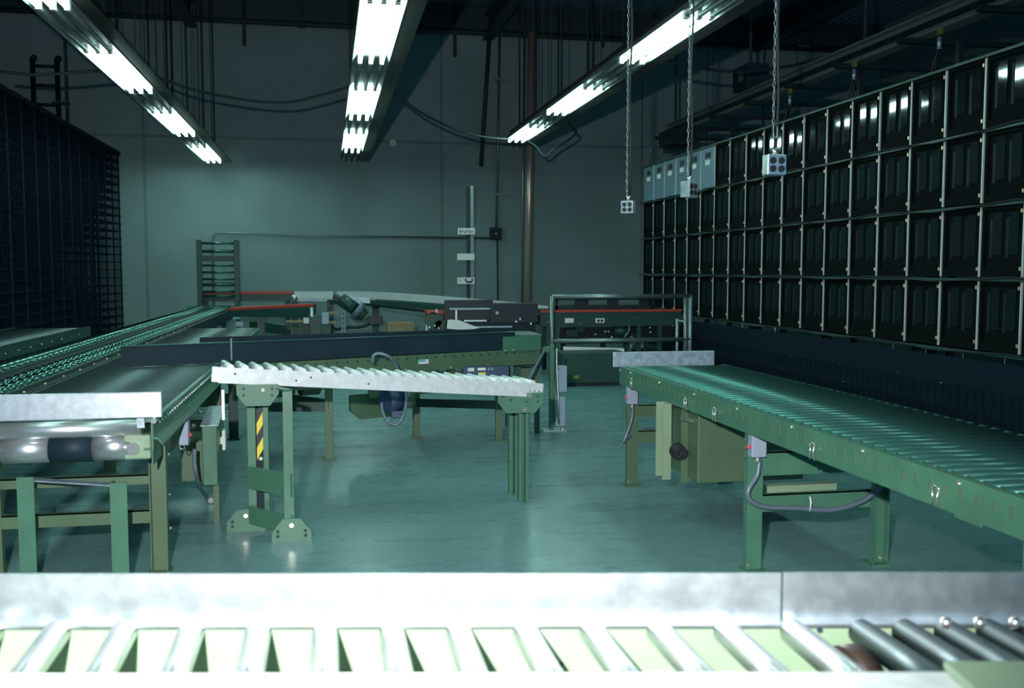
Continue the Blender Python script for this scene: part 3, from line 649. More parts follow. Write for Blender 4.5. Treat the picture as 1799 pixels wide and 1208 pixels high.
MB().tube([(a.x+.012+.011*math.cos(k2*.52), ya+.03, b.z-.012+.013*math.sin(k2*.52)) for k2 in range(13)], .003, 6).build('padlock_ring', 'chrome', s_)
MB().cyl((b.x, ya+.03, (a.z+b.z)/2-.01), (b.x+.012, ya+.03, (a.z+b.z)/2-.01), .009, 10).build('push_button', 'redb', s_)
tube_thing('flexible_conduit', 'flexible conduit dropping down the left side of the green guard box to the floor', 'conduit',
   [atY(342, 788, 5.4), atY(342, 810, 5.4), atY(345, 835, 5.42), atY(352, 858, 5.6), atZ(366, 876, .012)], .011, 'cond')
tag(MB().cyl(atZ(364, 874, .0), atZ(370, 879, .02), .016, 10).build('conduit_connector', 'chrome'), 'bright connector on the floor at the foot of the guard box conduit', 'connector')
for i, (px, py) in enumerate(((352, 723), (340, 748))):
    q = atX(px, py, XB-.02); tag(MB().cyl(q, q+V((.0, -.03, 0)), .014, 12).ball(q+V((0, -.03, 0)), .014).build('conduit_fitting', 'chrome'), 'shiny fitting beneath the left conveyor rail, %s one' % ('upper' if i == 0 else 'lower'), 'fitting')
# left conveyor far section
t = left_section(8.15, 11.3, 'farther roller conveyor on the left beyond the dark blue diverter guard')
leg_set(t, XA, XB, 8.4, ZT-.12, 'dgreen'); leg_set(t, XA, XB, 11.1, ZT-.12, 'dgreen')
bolts(t, [(XB+.002, 8.4+i*.35, ZT-.06) for i in range(8)], .01, 'chrome', 'bolt', (1, 0, 0))
# ================================================================== SKATE-WHEEL FLOW CONVEYOR
ZT = .75
t = thing('flow_conveyor', 'long double-track roller lane left of the roller conveyor, leading to the raised gate', 'conveyor', (-2, 12, 0))
for x, m in ((-2.30, 'dgreen'), (-2.06, 'dgreen'), (-1.90, 'dgreen'), (-1.69, 'dgreen')):
    MB().box((x-.012, 4.6, ZT-.10), (x+.012, 18.6, ZT-.004)).build('track_rail', m, t)
MB().box((-2.048, 4.6, ZT-.03), (-1.912, 18.6, ZT-.015)).build('centre_panel', 'navy', t)
MB().box((-1.69, 4.6, ZT-.2), (-1.64, 18.6, ZT-.03)).build('side_skirt', 'navy', t)
rollers(t, -2.285, -2.075, 5.0, 18.5, ZT+.018, .026, .15, 'wheel', 'track_roller')
rollers(t, -1.885, -1.80, 5.0, 18.5, ZT+.02, .028, .15, 'wheel', 'skate_wheel')
rollers(t, -1.795, -1.705, 5.05, 18.5, ZT+.02, .028, .15, 'wheel', 'offset_skate_wheel')
bolts(t, [(-1.663, 5.0+i*.42, ZT-.026) for i in range(26)], .009, 'brass', 'bolt', (0, 0, 1))
for y in (5.2, 8.2, 11.2, 14.2, 17.6): leg_set(t, -2.28, -1.72, y, ZT-.10, 'dgreen', ((.3, .36),))
MB().box((-2.48, 18.3, ZT-.02), (-1.75, 18.75, ZT+.01)).build('transfer_plate', 'groller', t)
# far-left conveyor
t = thing('roller_conveyor', 'dark roller conveyor at the far left in front of the wire racks', 'conveyor', (-3.1, 9, 0))
for x in (-3.50, -2.70): MB().box((x-.02, 6.0, ZT-.12), (x+.02, 12.0, ZT+.004)).build('side_rail', 'dgreen', t)
rollers(t, -3.48, -2.72, 6.05, 11.95, ZT, .024, .0762, 'roller')
MB().box((-2.72, 6.0, ZT+.004), (-2.68, 12.0, ZT+.012)).build('rail_cap', 'groller', t)
bolts(t, [(-2.678, 6.4+i*.36, ZT-.05) for i in range(15)], .008, 'chrome', 'bolt', (1, 0, 0))
for y in (6.5, 11.6): leg_set(t, -3.5, -2.7, y, ZT-.12, 'dgreen', ((.3, .36),))
# ================================================================== RAISED GATE at far end of flow conveyor
Yg = 18.75; XG0, XG1 = atY(350, 480, Yg).x, atY(416, 480, Yg).x; zg1 = atY(383, 421, Yg).z
t = thing('conveyor_gate', 'roller gate section standing upright at the far end of the flow lane', 'conveyor gate', (-2.1, Yg, 0))
for x in (XG0, XG1):
    g = MB(); g.box((x-.045, Yg, .62), (x+.045, Yg+.09, zg1)); g.build('side_rail', 'dgreen', t, .005)
    MB().box((x-.03, Yg+.01, 0), (x+.03, Yg+.08, .62)).build('leg', 'dgreen', t)
for i, py in enumerate((427, 441, 466, 478, 490, 500, 512, 520)):
    z = atY(383, py, Yg).z; MB().cyl((XG0+.045, Yg+.045, z), (XG1-.045, Yg+.045, z), .022, 10).build('gate_roller', 'groller', t)
for py0, py1 in ((438, 444), (449, 459), (496, 503)):
    z0, z1 = atY(383, py1, Yg).z, atY(383, py0, Yg).z; MB().box((XG0+.04, Yg+.07, z0), (XG1-.04, Yg+.085, z1)).build('cross_plate', 'dgreen', t)
# ================================================================== FOREGROUND CONVEYOR
al = R(-10.35); du = V((math.cos(al), math.sin(al), 0)); dn = V((-math.sin(al), math.cos(al), 0))
base = atZ(900, 1007, .80); A = base-du*1.5; B = base+du*1.6   # top line of the far guard rail
t = thing('skewed_roller_conveyor', 'out-of-focus roller conveyor crossing the foreground with galvanised rails', 'conveyor', (base.x, base.y, 0))
ang = al
def onfg(s_, n_, z): p = base+du*s_+dn*n_; return V((p.x, p.y, z))
g = MB(); g.ext([(0, 0), (-.006, 0), (-.006, -.10), (.03, -.10), (.03, -.094), (.0, -.094)][::-1], onfg(-1.5, 0, .80), onfg(.535, 0, .80)); g.build('guard_rail', 'galv', t)
g = MB(); g.ext([(0, 0), (-.006, 0), (-.006, -.10), (.03, -.10), (.03, -.094), (.0, -.094)][::-1], onfg(.54, .002, .80), onfg(1.7, .002, .80)); g.build('guard_rail', 'galv', t)
WD = (base-atZ(900, 1181, .80)).dot(dn)-.0
g = MB(); g.ext([(0, 0), (.0, -.09), (.006, -.09), (.006, -.006), (.10, -.006), (.10, 0)], onfg(-1.5, -WD-.10, .80)+V((0, 0, 0)), onfg(1.7, -WD-.10, .80)); g.v = g.v
# near rail: a folded channel whose top flange shows at the bottom of the picture
g = MB(); g.bar(onfg(-1.5, -WD-.05, .797), onfg(1.7, -WD-.05, .797), .10, .006); g.bar(onfg(-1.5, -WD-.001, .75), onfg(1.7, -WD-.001, .75), .004, .09); g.bar(onfg(-1.5, -WD-.098, .70), onfg(1.7, -WD-.098, .70), .004, .19); g.build('near_rail', 'galv_glare', t)
g = MB(); g.bar(onfg(-1.5, -WD/2, .585), onfg(.62, -WD/2, .585), WD+.02, .005); g.build('bed_pan', 'lgreen', t)
g = MB(); g.bar(onfg(-1.5, -.006, .642), onfg(1.7, -.006, .642), .01, .125); g.build('inner_rail', 'lgreen', t)
g = MB(); g.bar(onfg(.62, -WD/2, .56), onfg(1.7, -WD/2, .56), WD+.02, .005); g.build('lower_pan', 'dgreen', t)
# skewed rollers lie along the room, not square to the rails
Lr = WD/math.cos(al)-.02
def fg_roller(px, m, r=.0255, z=.715, py=1137):
    q = atZ(px, py, z); q = V((q.x, q.y, 0)); n0 = (q-base).dot(dn); s0 = (q-base).dot(du)
    # ends where the roller axis meets the rails
    ya = q.y+(-.012-n0)/math.cos(al); yb_ = q.y+(-WD+.012-n0)/math.cos(al)
    g = MB().cyl((q.x, yb_+.01, z-r), (q.x, ya-.01, z-r), r, 20); g.cyl((q.x, yb_-.004, z-r), (q.x, ya+.004, z-r), r*.35, 6); return g.build('roller', m, t)
for i in range(-1, 12): fg_roller(62+i*127 if i > 0 else 62+i*127, 'zinc')
fg_roller(-190, 'zinc')
for px in (1590, 1672, 1752, 1832, 1912): fg_roller(px, 'roller', .026)  # zinc rollers too, coloured dark where they miss the flash's glare
for px in (1662, 1721, 1783): 
    q = atZ(px, 1098, .73); MB().ball((q.x, q.y-.0, .735), .012, 10).build('axle_bolt', 'chrome', t)
q = atZ(1500, 1172, .66); MB().cyl((q.x-.02, q.y, .635), (q.x+.02, q.y+.004, .635), .065, 24).cyl((q.x-.025, q.y, .635), (q.x+.025, q.y+.004, .635), .03, 16).build('drive_pulley', 'brown', t)
for px, py in ((1295, 1108), (1440, 1106), (1232, 1166), (1163, 1108), (985, 1166), (555, 1168)):
    rr = ray(px, py); q = V((0, 0, H))+rr*(((base-dn*.011-V((0, 0, H))).dot(dn))/rr.dot(dn)); MB().cyl(q, q-dn*.003, .006, 10).build('pan_screw', 'ink', t)
a = atZ(1664, 1170, .812); s0 = (a-base).dot(du)
g = MB(); g.bar(onfg(s0, -WD-.055, .808), onfg(1.7, -WD-.055, .808), .125, .014); g.build('cover_plate', 'lgreen', t, .004)
for s_ in (-1.2, 1.4):
    for n_ in (-.02, -WD-.06):
        p = onfg(s_, n_, 0); MB().box((p.x-.03, p.y-.03, 0), (p.x+.03, p.y+.03, .64 if n_ > -.1 else .62)).build('leg', 'green', t)
# ================================================================== GALVANISED GRAVITY SPUR in the middle
A, B = atY(385, 645, 5.30), atY(955, 674, 5.72)
d = (B-A).normalized(); nrm = V((-d.y, d.x, 0)).normalized()
t = thing('gravity_spur', 'short bright galvanised roller spur sloping down across the middle on green stands', 'conveyor', (A.x, A.y, 0))
W_ = .30; Lg = (B-A).length
g = MB(); g.ext([(0, 0), (0, -.082), (-.032, -.082), (-.032, -.078), (-.004, -.078), (-.004, -.004), (-.026, -.004), (-.026, 0)][::-1], A, B); g.build('near_rail', 'galv_glare', t)
g = MB(); A2, B2 = A+nrm*W_-V((0, 0, .022)), B+nrm*W_-V((0, 0, .022)); g.ext([(0, 0), (0, -.082), (.032, -.082), (.032, -.078), (.004, -.078), (.004, 0)], A2, B2); g.build('far_rail', 'galv', t)
up = d.cross(nrm); n_ = int(Lg/.0762)
rs = None
for i in range(n_):
    c = A+d*(.06+i*.0762)+nrm*(W_/2)+V((0, 0, -.001)); e = nrm*(W_/2-.01)
    MB().cyl(c-e, c+e, .019, 12).build('roller', 'galv_glare', t)
for i in range(4): bolts(t, [A+d*(.08+.2*i+.12*(i % 2))+V((0, 0, -.03-.02*(i % 2)))], .006, 'ink', 'rail_hole')
bolts(t, [B-d*.03*(1+i)+V((0, -.002, -.045)) for i in range(3)], .004, 'ink', 'rail_hole')
# stands
def hexplate(px0, px1, py0, py1, Y, narrow, s_, m='lgreen2'):
    a, b = atY(px0, py0, Y), atY(px1, py1, Y); w_ = b.x-a.x; h_ = a.z-b.z; c = narrow
    g = MB(); pr = [(0, h_), (w_, h_), (w_, h_*.55), (w_-c, 0), (c, 0), (0, h_*.55)]
    g.ext([(u, v) for u, v in pr], (a.x, Y+.008, b.z), (a.x, Y, b.z)); g.v = [V((2*a.x-p.x, p.y, p.z)) for p in g.v] if g.v[1].x < a.x else g.v
    o = g.build('gusset_plate', 'green', s_)
    return a, b
s_ = thing('adjustable_stand', 'green stand with two spread feet and black-yellow tape under the spur', 'stand', (-.35, 5.3, 0))
Y1, Y2 = 5.15, 5.40
a, b = atY(433, 712, Y2), atY(475, 930, Y2); zt = atY(450, 672, Y2).z
g = MB(); g.box((a.x, Y2, .0), (a.x+.045, Y2+.06, zt)).box((b.x-.03, Y2, .0), (b.x, Y2+.06, zt)); g.build('leg', 'green', s_, .003)
g = MB(); g.box((a.x+.045, Y2+.04, .0), (b.x-.03, Y2+.045, zt)); g.build('leg_web', 'navy', s_)
z0, z1 = atY(460, 798, Y2).z, atY(460, 712, Y2).z
for k_ in range(4):
    m = 'tape' if k_ % 2 == 0 else 'yellow'; za = z1-(z1-z0)*k_/4; zb = z1-(z1-z0)*(k_+1)/4; xa_, xb_ = a.x+.050, b.x-.030; sl = .03
    g = MB(); g._add([(xa_, Y2+.004, zb-sl), (xb_, Y2+.004, zb+sl), (xb_, Y2+.004, za+sl), (xa_, Y2+.004, za-sl), (xa_, Y2+.009, zb-sl), (xb_, Y2+.009, zb+sl), (xb_, Y2+.009, za+sl), (xa_, Y2+.009, za-sl)],
        [(0, 1, 2, 3), (7, 6, 5, 4), (0, 4, 5, 1), (1, 5, 6, 2), (2, 6, 7, 3), (3, 7, 4, 0)]); g.build('hazard_tape', m, s_)
for py in (700, 806, 858):
    q = atY(458, py, Y2-.01); MB().cyl((q.x, Y2+.0, q.z), (q.x, Y2+.04, q.z), .016 if py == 700 else .010, 12).build('bolt', 'chrome', s_)
q0, q1 = atY(500, 707, Y1), atY(514, 950, Y1); 
g = MB(); g.ext([(0, 0), (q1.x-q0.x+.02, 0), (q1.x-q0.x+.02, .03), (q1.x-q0.x+.014, .03), (q1.x-q0.x+.014, .006), (.02, .006), (.02, .012), (0, .012)], (q0.x-.01, Y1, .0), (q0.x-.01, Y1, zt-.02), (0, 1, 0))
g.v = [V((2*(q0.x-.01)-p.x, p.y, p.z)) if p.x < q0.x-.0101 else p for p in g.v]; g.build('leg', 'green', s_)
MB().bar((q0.x+.02, Y1+.01, zt-.015), (a.x+.08, Y2+.03, zt-.015), .04, .006).build('top_tie', 'green', s_)
hx = hexplate(415, 490, 676, 712, 5.24, .045, s_)
for px, py in ((428, 683), (462, 685), (478, 682), (428, 694), (478, 694)):
    q = atY(px, py, 5.238); MB().cyl((q.x, 5.236, q.z), (q.x, 5.241, q.z), .007 if px != 462 else .009, 8).build('plate_hole' if px != 462 else 'bolt', 'ink' if px != 462 else 'chrome', s_)
for (pxa, pya, pxb, pyb, hpx) in ((428, 815, 500, 835, 40), (426, 888, 498, 905, 32)):
    za, zb = atY(pxa, pya, Y2).z, atY(pxb, pyb, Y1).z; hh = hpx*5.3/FPX
    MB().bar((a.x, Y2-.006, (za+zb)/2-hh/2+.0), (q0.x+.03, Y1-.004, (za+zb)/2-hh/2), .006, hh).build('cross_plate', 'green', s_)
def foot(pxc, Y, s_):
    c = atY(pxc, 900, Y); g = MB(); g.ext([(-.10, 0), (.10, 0), (.10, .05), (.045, .12), (-.045, .12), (-.10, .05)], (c.x, Y-.012, .0), (c.x, Y-.004, .0)); g.build('foot_plate', 'green', s_)
    for dx, dz in ((-.07, .03), (-.07, .055), (.07, .03), (.07, .055), (0, .085)):
        MB().cyl((c.x+dx, Y-.015, dz), (c.x+dx, Y-.011, dz), .009 if dx else .012, 8).build('bolt' if not dx else 'plate_hole', 'chrome' if not dx else 'ink', s_)
foot(512, Y1, s_); foot(432, Y2, s_)
s_ = thing('adjustable_stand', 'green twin-post stand under the low right end of the galvanised spur', 'stand', (1.14, 5.85, 0))
for px0, px1, Y, in ((895, 910, 5.98), (912, 929, 5.78)):
    a, b = atY(px0, 700, Y), atY(px1, 700, Y); g = MB(); g.box((a.x, Y, 0), (a.x+.02, Y+.05, B.z-.09)).box((b.x-.02, Y, 0), (b.x, Y+.05, B.z-.09)).box((a.x, Y+.045, 0), (b.x, Y+.05, B.z-.09)); g.build('leg', 'green', s_)
hexplate(875, 955, 691, 724, 5.695, .05, s_)
for px, py in ((884, 696), (925, 705), (945, 696), (898, 702), (945, 705)):
    q = atY(px, py, 5.694); MB().cyl((q.x, 5.692, q.z), (q.x, 5.697, q.z), .007, 8).build('plate_hole', 'ink', s_)
for px, py in ((931, 695), (922, 720)):
    q = atY(px, py, 5.694); MB().cyl((q.x, 5.684, q.z), (q.x, 5.697, q.z), .014, 10).build('bolt', 'chrome', s_)
# ================================================================== DIAGONAL BELT CONVEYOR with dark guards
P0 = V((-.66, 7.02, 0)); dd = V((math.cos(R(23.5)), math.sin(R(23.5)), 0)); nn = V((-dd.y, dd.x, 0))
def dg(s_, n_, z): p = P0+dd*s_+nn*n_; return V((p.x, p.y, z))
t = thing('belt_conveyor', 'diagonal green-framed belt conveyor with dark blue side guards behind the spur', 'conveyor', tuple(P0))
LD = 2.62
g = MB(); g.bar(dg(-.72, .0, .842), dg(LD-.25, .0, .822), .008, .138); g.build('near_guard', 'navy', t)
g = MB(); g.bar(dg(-.05, .55, .842), dg(LD-.1, .55, .822), .008, .138); g.build('far_guard', 'navy', t)
g = MB(); g.bar(dg(-.72, .0, .910), dg(LD-.25, .0, .895), .03, .006); g.build('guard_top_edge', 'groller', t)
g = MB(); g.bar(dg(.02, .27, .765), dg(LD, .27, .765), .52, .02); g.build('belt', 'belt', t)
g = MB(); g.ext(Cprof(.035, .13, .006, -1), dg(.0, -.01, .62), dg(LD, -.01, .62)); g.v = g.v; g.build('side_rail', 'olive', t)
g = MB(); g.ext(Cprof(.035, .13, .006), dg(.0, .56, .62), dg(LD, .56, .62)); g.build('side_rail', 'green', t)
for i in range(30): MB().cyl(dg(.12+i*.083, -.012, .725), dg(.12+i*.083, -.017, .725), .008, 6).build('rail_hole', 'ink', t)
for s0, m in ((.32, 'cyan'), (1.46, 'cyan')):
    MB().bar(dg(s0, -.015, .695), dg(s0+.09, -.015, .695), .003, .035).build('sticker', 'paper', t)
    MB().bar(dg(s0, -.017, .704), dg(s0+.06, -.017, .704), .003, .016).build('sticker_band', m, t)
MB().bar(dg(-.01, -.02, .86), dg(-.0, -.02, .86), .012, .15).build('guard_pin', 'galv', t)
bolts(t, [dg(s0, -.012, .64) for s0 in (.5, 1.1, 1.35, 1.75, 2.1)], .009, 'chrome')
g = MB(); g.bar(dg(LD-.38, -.02, .80), dg(LD, -.02, .80), .01, .12); g.build('end_cheek', 'green', t)
bolts(t, [dg(LD-.36, -.028, .75), dg(LD-.28, -.028, .75)], .012, 'chrome')
# legs (near side and far side)
for s0, n0 in ((.72, .0), (2.22, .0), (.60, .5), (1.72, .5)):
    p = dg(s0, n0, 0); MB().box((p.x-.03, p.y, .0), (p.x+.03, p.y+.05, .63)).build('leg', 'olive', t, .003)
    MB().box((p.x-.05, p.y-.03, 0), (p.x+.05, p.y+.08, .01)).build('foot', 'olive', t)
MB().bar(dg(.60, .5, .42), dg(.72, .0, .42), .01, .07).build('cross_brace', 'olive', t)
MB().bar(dg(.25, .3, .40), dg(.72, .03, .40), .01, .07).build('cross_brace', 'dgreen', t)
MB().bar(dg(1.72, .5, .30), dg(2.22, .0, .30), .01, .07).build('cross_brace', 'dgreen', t)
# drive panel boxes below
g = MB(); g.bar(dg(1.05, .02, .54), dg(1.62, .02, .54), .02, .20); g.build('drive_panel', 'olive', t, .004)
g = MB(); g.bar(dg(1.62, .06, .52), dg(2.25, .06, .52), .02, .16); g.build('drive_frame', 'dgreen', t)
g = MB(); g.bar(dg(1.72, .04, .585), dg(2.08, .04, .585), .012, .035); g.build('slotted_panel', 'olive', t)
g = MB(); g.bar(dg(.28, .05, .59), dg(.65, .05, .59), .25, .08); g.build('motor_bed', 'olive', t)
for s0 in (.38, .58): MB().cyl(dg(s0-.07, .03, .56), dg(s0+.07, .03, .56), .065, 16).build('gear_housing', 'olive', t)
g = MB(); g.ext([(-.04, 0), (.30, 0), (.40, -.12), (.34, -.19), (.04, -.19), (-.04, -.12)], dg(.98, .10, .46), dg(.98, .13, .46)); g.build('reducer_guard', 'olive', t)
# control box
q0, q1 = atY(813, 644, 7.75), atY(890, 664, 7.85)
s_ = thing('control_box', 'dark blue control box with a white label under the diagonal belt conveyor', 'control box', (q0.x, 7.8, q1.z))
MB().box((q0.x, 7.74, q1.z), (q1.x, 7.82, q0.z)).build('box_body', 'blue', s_, .004)
for px0, px1, py0, py1, m in ((822, 833, 646, 652, 'paper'), (839, 853, 646, 650, 'white'), (840, 853, 654, 658, 'yellow')):
    a, b = atY(px0, py0, 7.735), atY(px1, py1, 7.735); MB().box((a.x, 7.733, b.z), (b.x, 7.74, a.z)).build('label', m, s_)
for px in (859, 865): q = atY(px, 648, 7.735); MB().cyl((q.x, 7.73, q.z), (q.x, 7.741, q.z), .01, 8).build('screw', 'chrome', s_)
# motor with hose loop
q = atY(682, 703, 6.9)
s_ = thing('electric_motor', 'round dark blue electric motor hanging below the diagonal conveyor', 'motor', tuple(q))
MB().cyl(q+V((-.02, 0, 0)), q+V((.08, .06, .0)), .082, 20).build('motor_body', 'blue', s_)
MB().cyl(q+V((.08, .05, -.0)), q+V((.16, .09, -.0)), .07, 20).build('gearbox', 'olive', s_)
MB().box(q+V((.02, -.0, -.13)), q+V((.11, .08, -.075))).build('terminal_box', 'blue', s_, .006)
tube_thing('flexible_conduit', 'flexible conduit looping in front of the spur around the blue motor', 'conduit',
   [atY(x, y, yy) for x, y, yy in ((654, 637, 6.95), (656, 625, 6.95), (666, 621, 6.95), (682, 626, 6.95), (695, 640, 6.98), (702, 660, 6.98), (712, 685, 6.9), (713, 712, 6.85), (706, 735, 6.82), (694, 746, 6.82), (680, 739, 6.82), (672, 722, 6.85), (671, 708, 6.9))], .012, 'cond')
# brace pipe and switch post at right end
a, b = atY(957, 615, 7.9), atY(917, 688, 7.5)
tag(MB().tube([a, b], .012, 8).build('brace_pipe', 'cond'), 'thin slanting brace pipe at the right end of the diagonal conveyor', 'pipe')
Yp = 8.35; q = atY(970, 690, Yp)
s_ = thing('switch_post', 'green upright post carrying two grey control boxes right of the diagonal conveyor', 'post', (q.x, Yp, 0))
MB().box((q.x-.02, Yp, 0), (q.x+.02, Yp+.05, atY(970, 605, Yp).z)).build('post_body', 'green', s_, .003)
MB().box((q.x-.08, Yp-.04, 0), (q.x+.12, Yp+.1, .01)).build('base_plate', 'galvd', s_)
MB().cyl((q.x+.09, Yp-.02, .0), (q.x+.09, Yp-.02, .03), .02, 8).build('anchor_bolt', 'chrome', s_)
MB().bar((q.x-.6, Yp+.05, .66), (q.x+.0, Yp+.03, .72), .03, .05).build('tie_bar', 'green', s_)
for i, (x0, y0, x1, y1) in enumerate(((979, 643, 996, 688), (976, 697, 993, 748))):
    a, b = atY(x0, y0, Yp-.05), atY(x1, y1, Yp-.05)
    c = thing('control_box', ('upper grey-blue control box on the green switch post', 'lower grey-blue control box on the green switch post, near the floor')[i], 'control box', (a.x, Yp-.05, b.z))
    MB().box((a.x, Yp-.05, b.z), (b.x, Yp+.03, a.z)).build('box_body', 'boxgrey', c, .004)
    MB().cyl((a.x+.01, Yp-.055, a.z-.02), (a.x+.01, Yp-.03, a.z-.02), .014, 8).build('conduit_hub', 'chrome', c)
tube_thing('thin_conduit', 'thin bright conduit linking the two boxes on the green switch post', 'conduit', [atY(978, 612, Yp-.07), atY(978, 640, Yp-.07), atY(981, 700, Yp-.07), atY(982, 745, Yp-.07)], .009, 'galv', 8, None, False)
# olive cheek unit beside right end
a, b = atY(895, 590, 8.1), atY(958, 640, 8.1)
s_ = thing('transfer_unit', 'green boxed transfer unit joining the diagonal conveyor to the rear line', 'transfer unit', (a.x, 8.2, 0))
MB().box((a.x+.06, 8.22, b.z-.03), (b.x, 8.72, a.z)).build('housing', 'dgreen', s_, .006)
for dx, dy in ((.09, .0), (b.x-a.x-.04, .0), (.09, .44), (b.x-a.x-.04, .44)): MB().box((a.x+dx-.02, 8.23+dy, 0), (a.x+dx+.02, 8.27+dy, b.z-.02)).build('leg', 'dgreen', s_)
MB().box((a.x+.12, 8.215, b.z-.22), (b.x-.02, 8.222, b.z-.04)).build('lower_panel', 'olive', s_)
# ================================================================== REAR RIGHT LINE
Yr = 13.0
def rbox(px0, py0, px1, py1, Y, dep, name, m, parent, bev=0):
    a, b = atY(px0, py0, Y), atY(px1, py1, Y); return MB().box((min(a.x, b.x), Y, b.z), (max(a.x, b.x), Y+dep, a.z)).build(name, m, parent, bev)
xa, xb = atY(949, 545, Yr).x, atY(1197, 550, Yr).x
t = thing('rear_conveyor', 'long dark green conveyor with a red edge strip crossing the rear right', 'conveyor', (3.2, Yr, 0))
MB().box((xa, Yr, .80), (xb, Yr+.02, .862)).box((xa, Yr+.66, .80), (xb, Yr+.68, .862)).build('edge_guard', 'dgreen', t)
MB().box((xa, Yr-.012, .835), (xb, Yr-.001, .868)).build('red_edge_strip', 'red', t)
MB().box((xa, Yr+.02, .76), (xb, Yr+.66, .80)).build('belt', 'belt', t)
MB().box((xa, Yr, .64), (xb, Yr+.04, .80)).box((xa, Yr+.64, .64), (xb, Yr+.68, .80)).build('side_rail', 'dgreen', t)
for x in (xa+.2, xa+1.4, xb-.3):
    for y in (Yr+.02, Yr+.62): MB().box((x-.03, y, 0), (x+.03, y+.05, .64)).build('leg', 'dgreen', t)
    MB().box((x-.02, Yr+.05, .3), (x+.02, Yr+.62, .36)).build('cross_brace', 'dgreen', t)
bolts(t, [atY(px, py, Yr-.002) for px, py in ((1115, 558), (1020, 568), (1188, 560), (1172, 566), (1182, 572), (961, 566))], .014, 'chrome')
for px, py, w_, m, lb in ((1000, 563, 16, 'white', 'blank white outlet plate on the rear right conveyor'), (1054, 563, 16, 'white', 'white twin-socket outlet on the rear right conveyor')):
    a, b = atY(px-7, py-4, Yr-.03), atY(px+8, py+4, Yr-.03); c = thing('wall_outlet', lb, 'outlet', tuple(a))
    MB().box((a.x, Yr-.03, b.z), (b.x, Yr, a.z)).build('outlet_plate', m, c, .003)
    if px > 1010:
        for dx in (.3, .7): x = a.x+(b.x-a.x)*dx; MB().cyl((x, Yr-.032, (a.z+b.z)/2), (x, Yr-.03, (a.z+b.z)/2), .02, 10).build('socket', 'rubber', c)
    else: MB().cyl(((a.x+b.x)/2, Yr-.033, (a.z+b.z)/2), ((a.x+b.x)/2, Yr-.03, (a.z+b.z)/2), .006, 6).build('plate_screw', 'ink', c)
# three dark upright plates above it
for i, (x0, x1) in enumerate(((1010, 1034), (1068, 1086), (1124, 1140))):
    c = thing('dark_upright', 'dark upright plate standing on the rear right conveyor, %s from the left' % ORD[i], 'plate', (0, 0, 0), 'uprights on the rear right conveyor')
    rbox(x0, 522, x1, 545, Yr+.5, .05, 'plate', 'black', c); rbox(x0-2, 538, x1+2, 546, Yr+.49, .07, 'plate_foot', 'black', c)
c = thing('cross_rail', 'dark level rail above the rear right conveyor, just under the pipe frame top', 'rail'); rbox(975, 520, 1148, 526, Yr+.56, .03, 'rail_bar', 'black', c); rbox(975, 537, 1148, 545, Yr+.56, .04, 'rail_bar', 'black', c)
for x in (976, 1146): rbox(x, 520, x+4, 560, Yr+.56, .04, 'rail_post', 'black', c)
# machinery under the rear line
t = thing('drive_machinery', 'cluttered dark drive machinery with gears beneath the rear right conveyor', 'machinery', (3.5, Yr+.3, 0))
rbox(985, 575, 1190, 601, Yr+.30, .05, 'back_frame', 'rackf', t)
rbox(995, 578, 1015, 592, Yr+.15, .15, 'gear_case', 'dgreen', t, .01)
q = atY(1020, 573, Yr+.1); MB().cyl(q, q+V((0, .06, 0)), .08, 18).build('pulley', 'dgreen', t)
q = atY(1078, 580, Yr+.1); MB().cyl(q, q+V((.25, .0, -.02)), .06, 14).build('motor_body', 'dgreen', t)
for px, py in ((1063, 582), (1069, 582), (1046, 587), (1142, 575), (1143, 583), (1075, 592), (1002, 571), (994, 570)):
    MB().ball(atY(px, py, Yr+.05), .02, 8).build('bolt', 'chrome', t)
MB().tube(smooth_path([atY(1104, 565, Yr+.05), atY(1105, 580, Yr+.05), atY(1097, 592, Yr+.05)]), .01, 6).build('hose', 'galvd', t)
MB().tube(smooth_path([atY(1110, 585, Yr+.05), atY(1118, 594, Yr+.05), atY(1127, 590, Yr+.05), atY(1130, 583, Yr+.05)]), .02, 8).build('hose', 'rubber', t)
for px in (990, 1060, 1150, 1188): q = atY(px, 600, Yr+.32); MB().box((q.x-.03, q.y, 0), (q.x+.03, q.y+.05, q.z+.05)).build('leg', 'rackf', t)
rbox(1107, 588, 1130, 611, Yr+.25, .03, 'grey_panel', 'boxgrey', t)
# pipe frame in front of it
Yf = 12.2; t = thing('pipe_barrier', 'grey pipe frame fence standing in front of the rear right conveyor', 'frame', (4, Yf, 0))
def pp(x, y, Y=Yf): return atY(x, y, Y)
for px0, px1, py0, m, r in ((970, 970, 520, 'pipe', .028), (1205, 1203, 518, 'pipe', .028), (1213, 1210, 518, 'galvd', .028)):
    a = pp(px0, py0); MB().cyl((a.x, Yf, 0), (a.x, Yf, a.z), r, 10).build('post', m, t); MB().cyl((a.x, Yf, 0), (a.x, Yf, .012), .07, 12).build('foot', m, t)
a, b = pp(970, 521), pp(1213, 519); MB().cyl(a, (b.x, Yf, a.z), .030, 10).build('top_rail', 'pipe', t)
a, b = pp(970, 599), pp(1213, 599); MB().cyl(a, (b.x, Yf, a.z), .028, 10).build('mid_rail', 'pipe', t)
a = pp(1190, 560, 12.6); MB().cyl((a.x, 12.6, 0), (a.x, 12.6, a.z), .022, 8).build('rear_post', 'galvd', t); MB().cyl((a.x, 12.6, a.z-.02), (pp(1205, 560).x, Yf, a.z-.02), .015, 8).build('tie_pipe', 'galvd', t)
a, b = pp(986, 608), pp(1091, 611); c = MB().bar((a.x, Yf-.12, a.z-.03), (b.x, Yf-.12, b.z-.03), .04, .07); tag(c.build('white_bar', 'white'), 'level white bar low behind the switch post in front of the pipe frame', 'bar')
c = bpy.data.objects[-1] if False else None
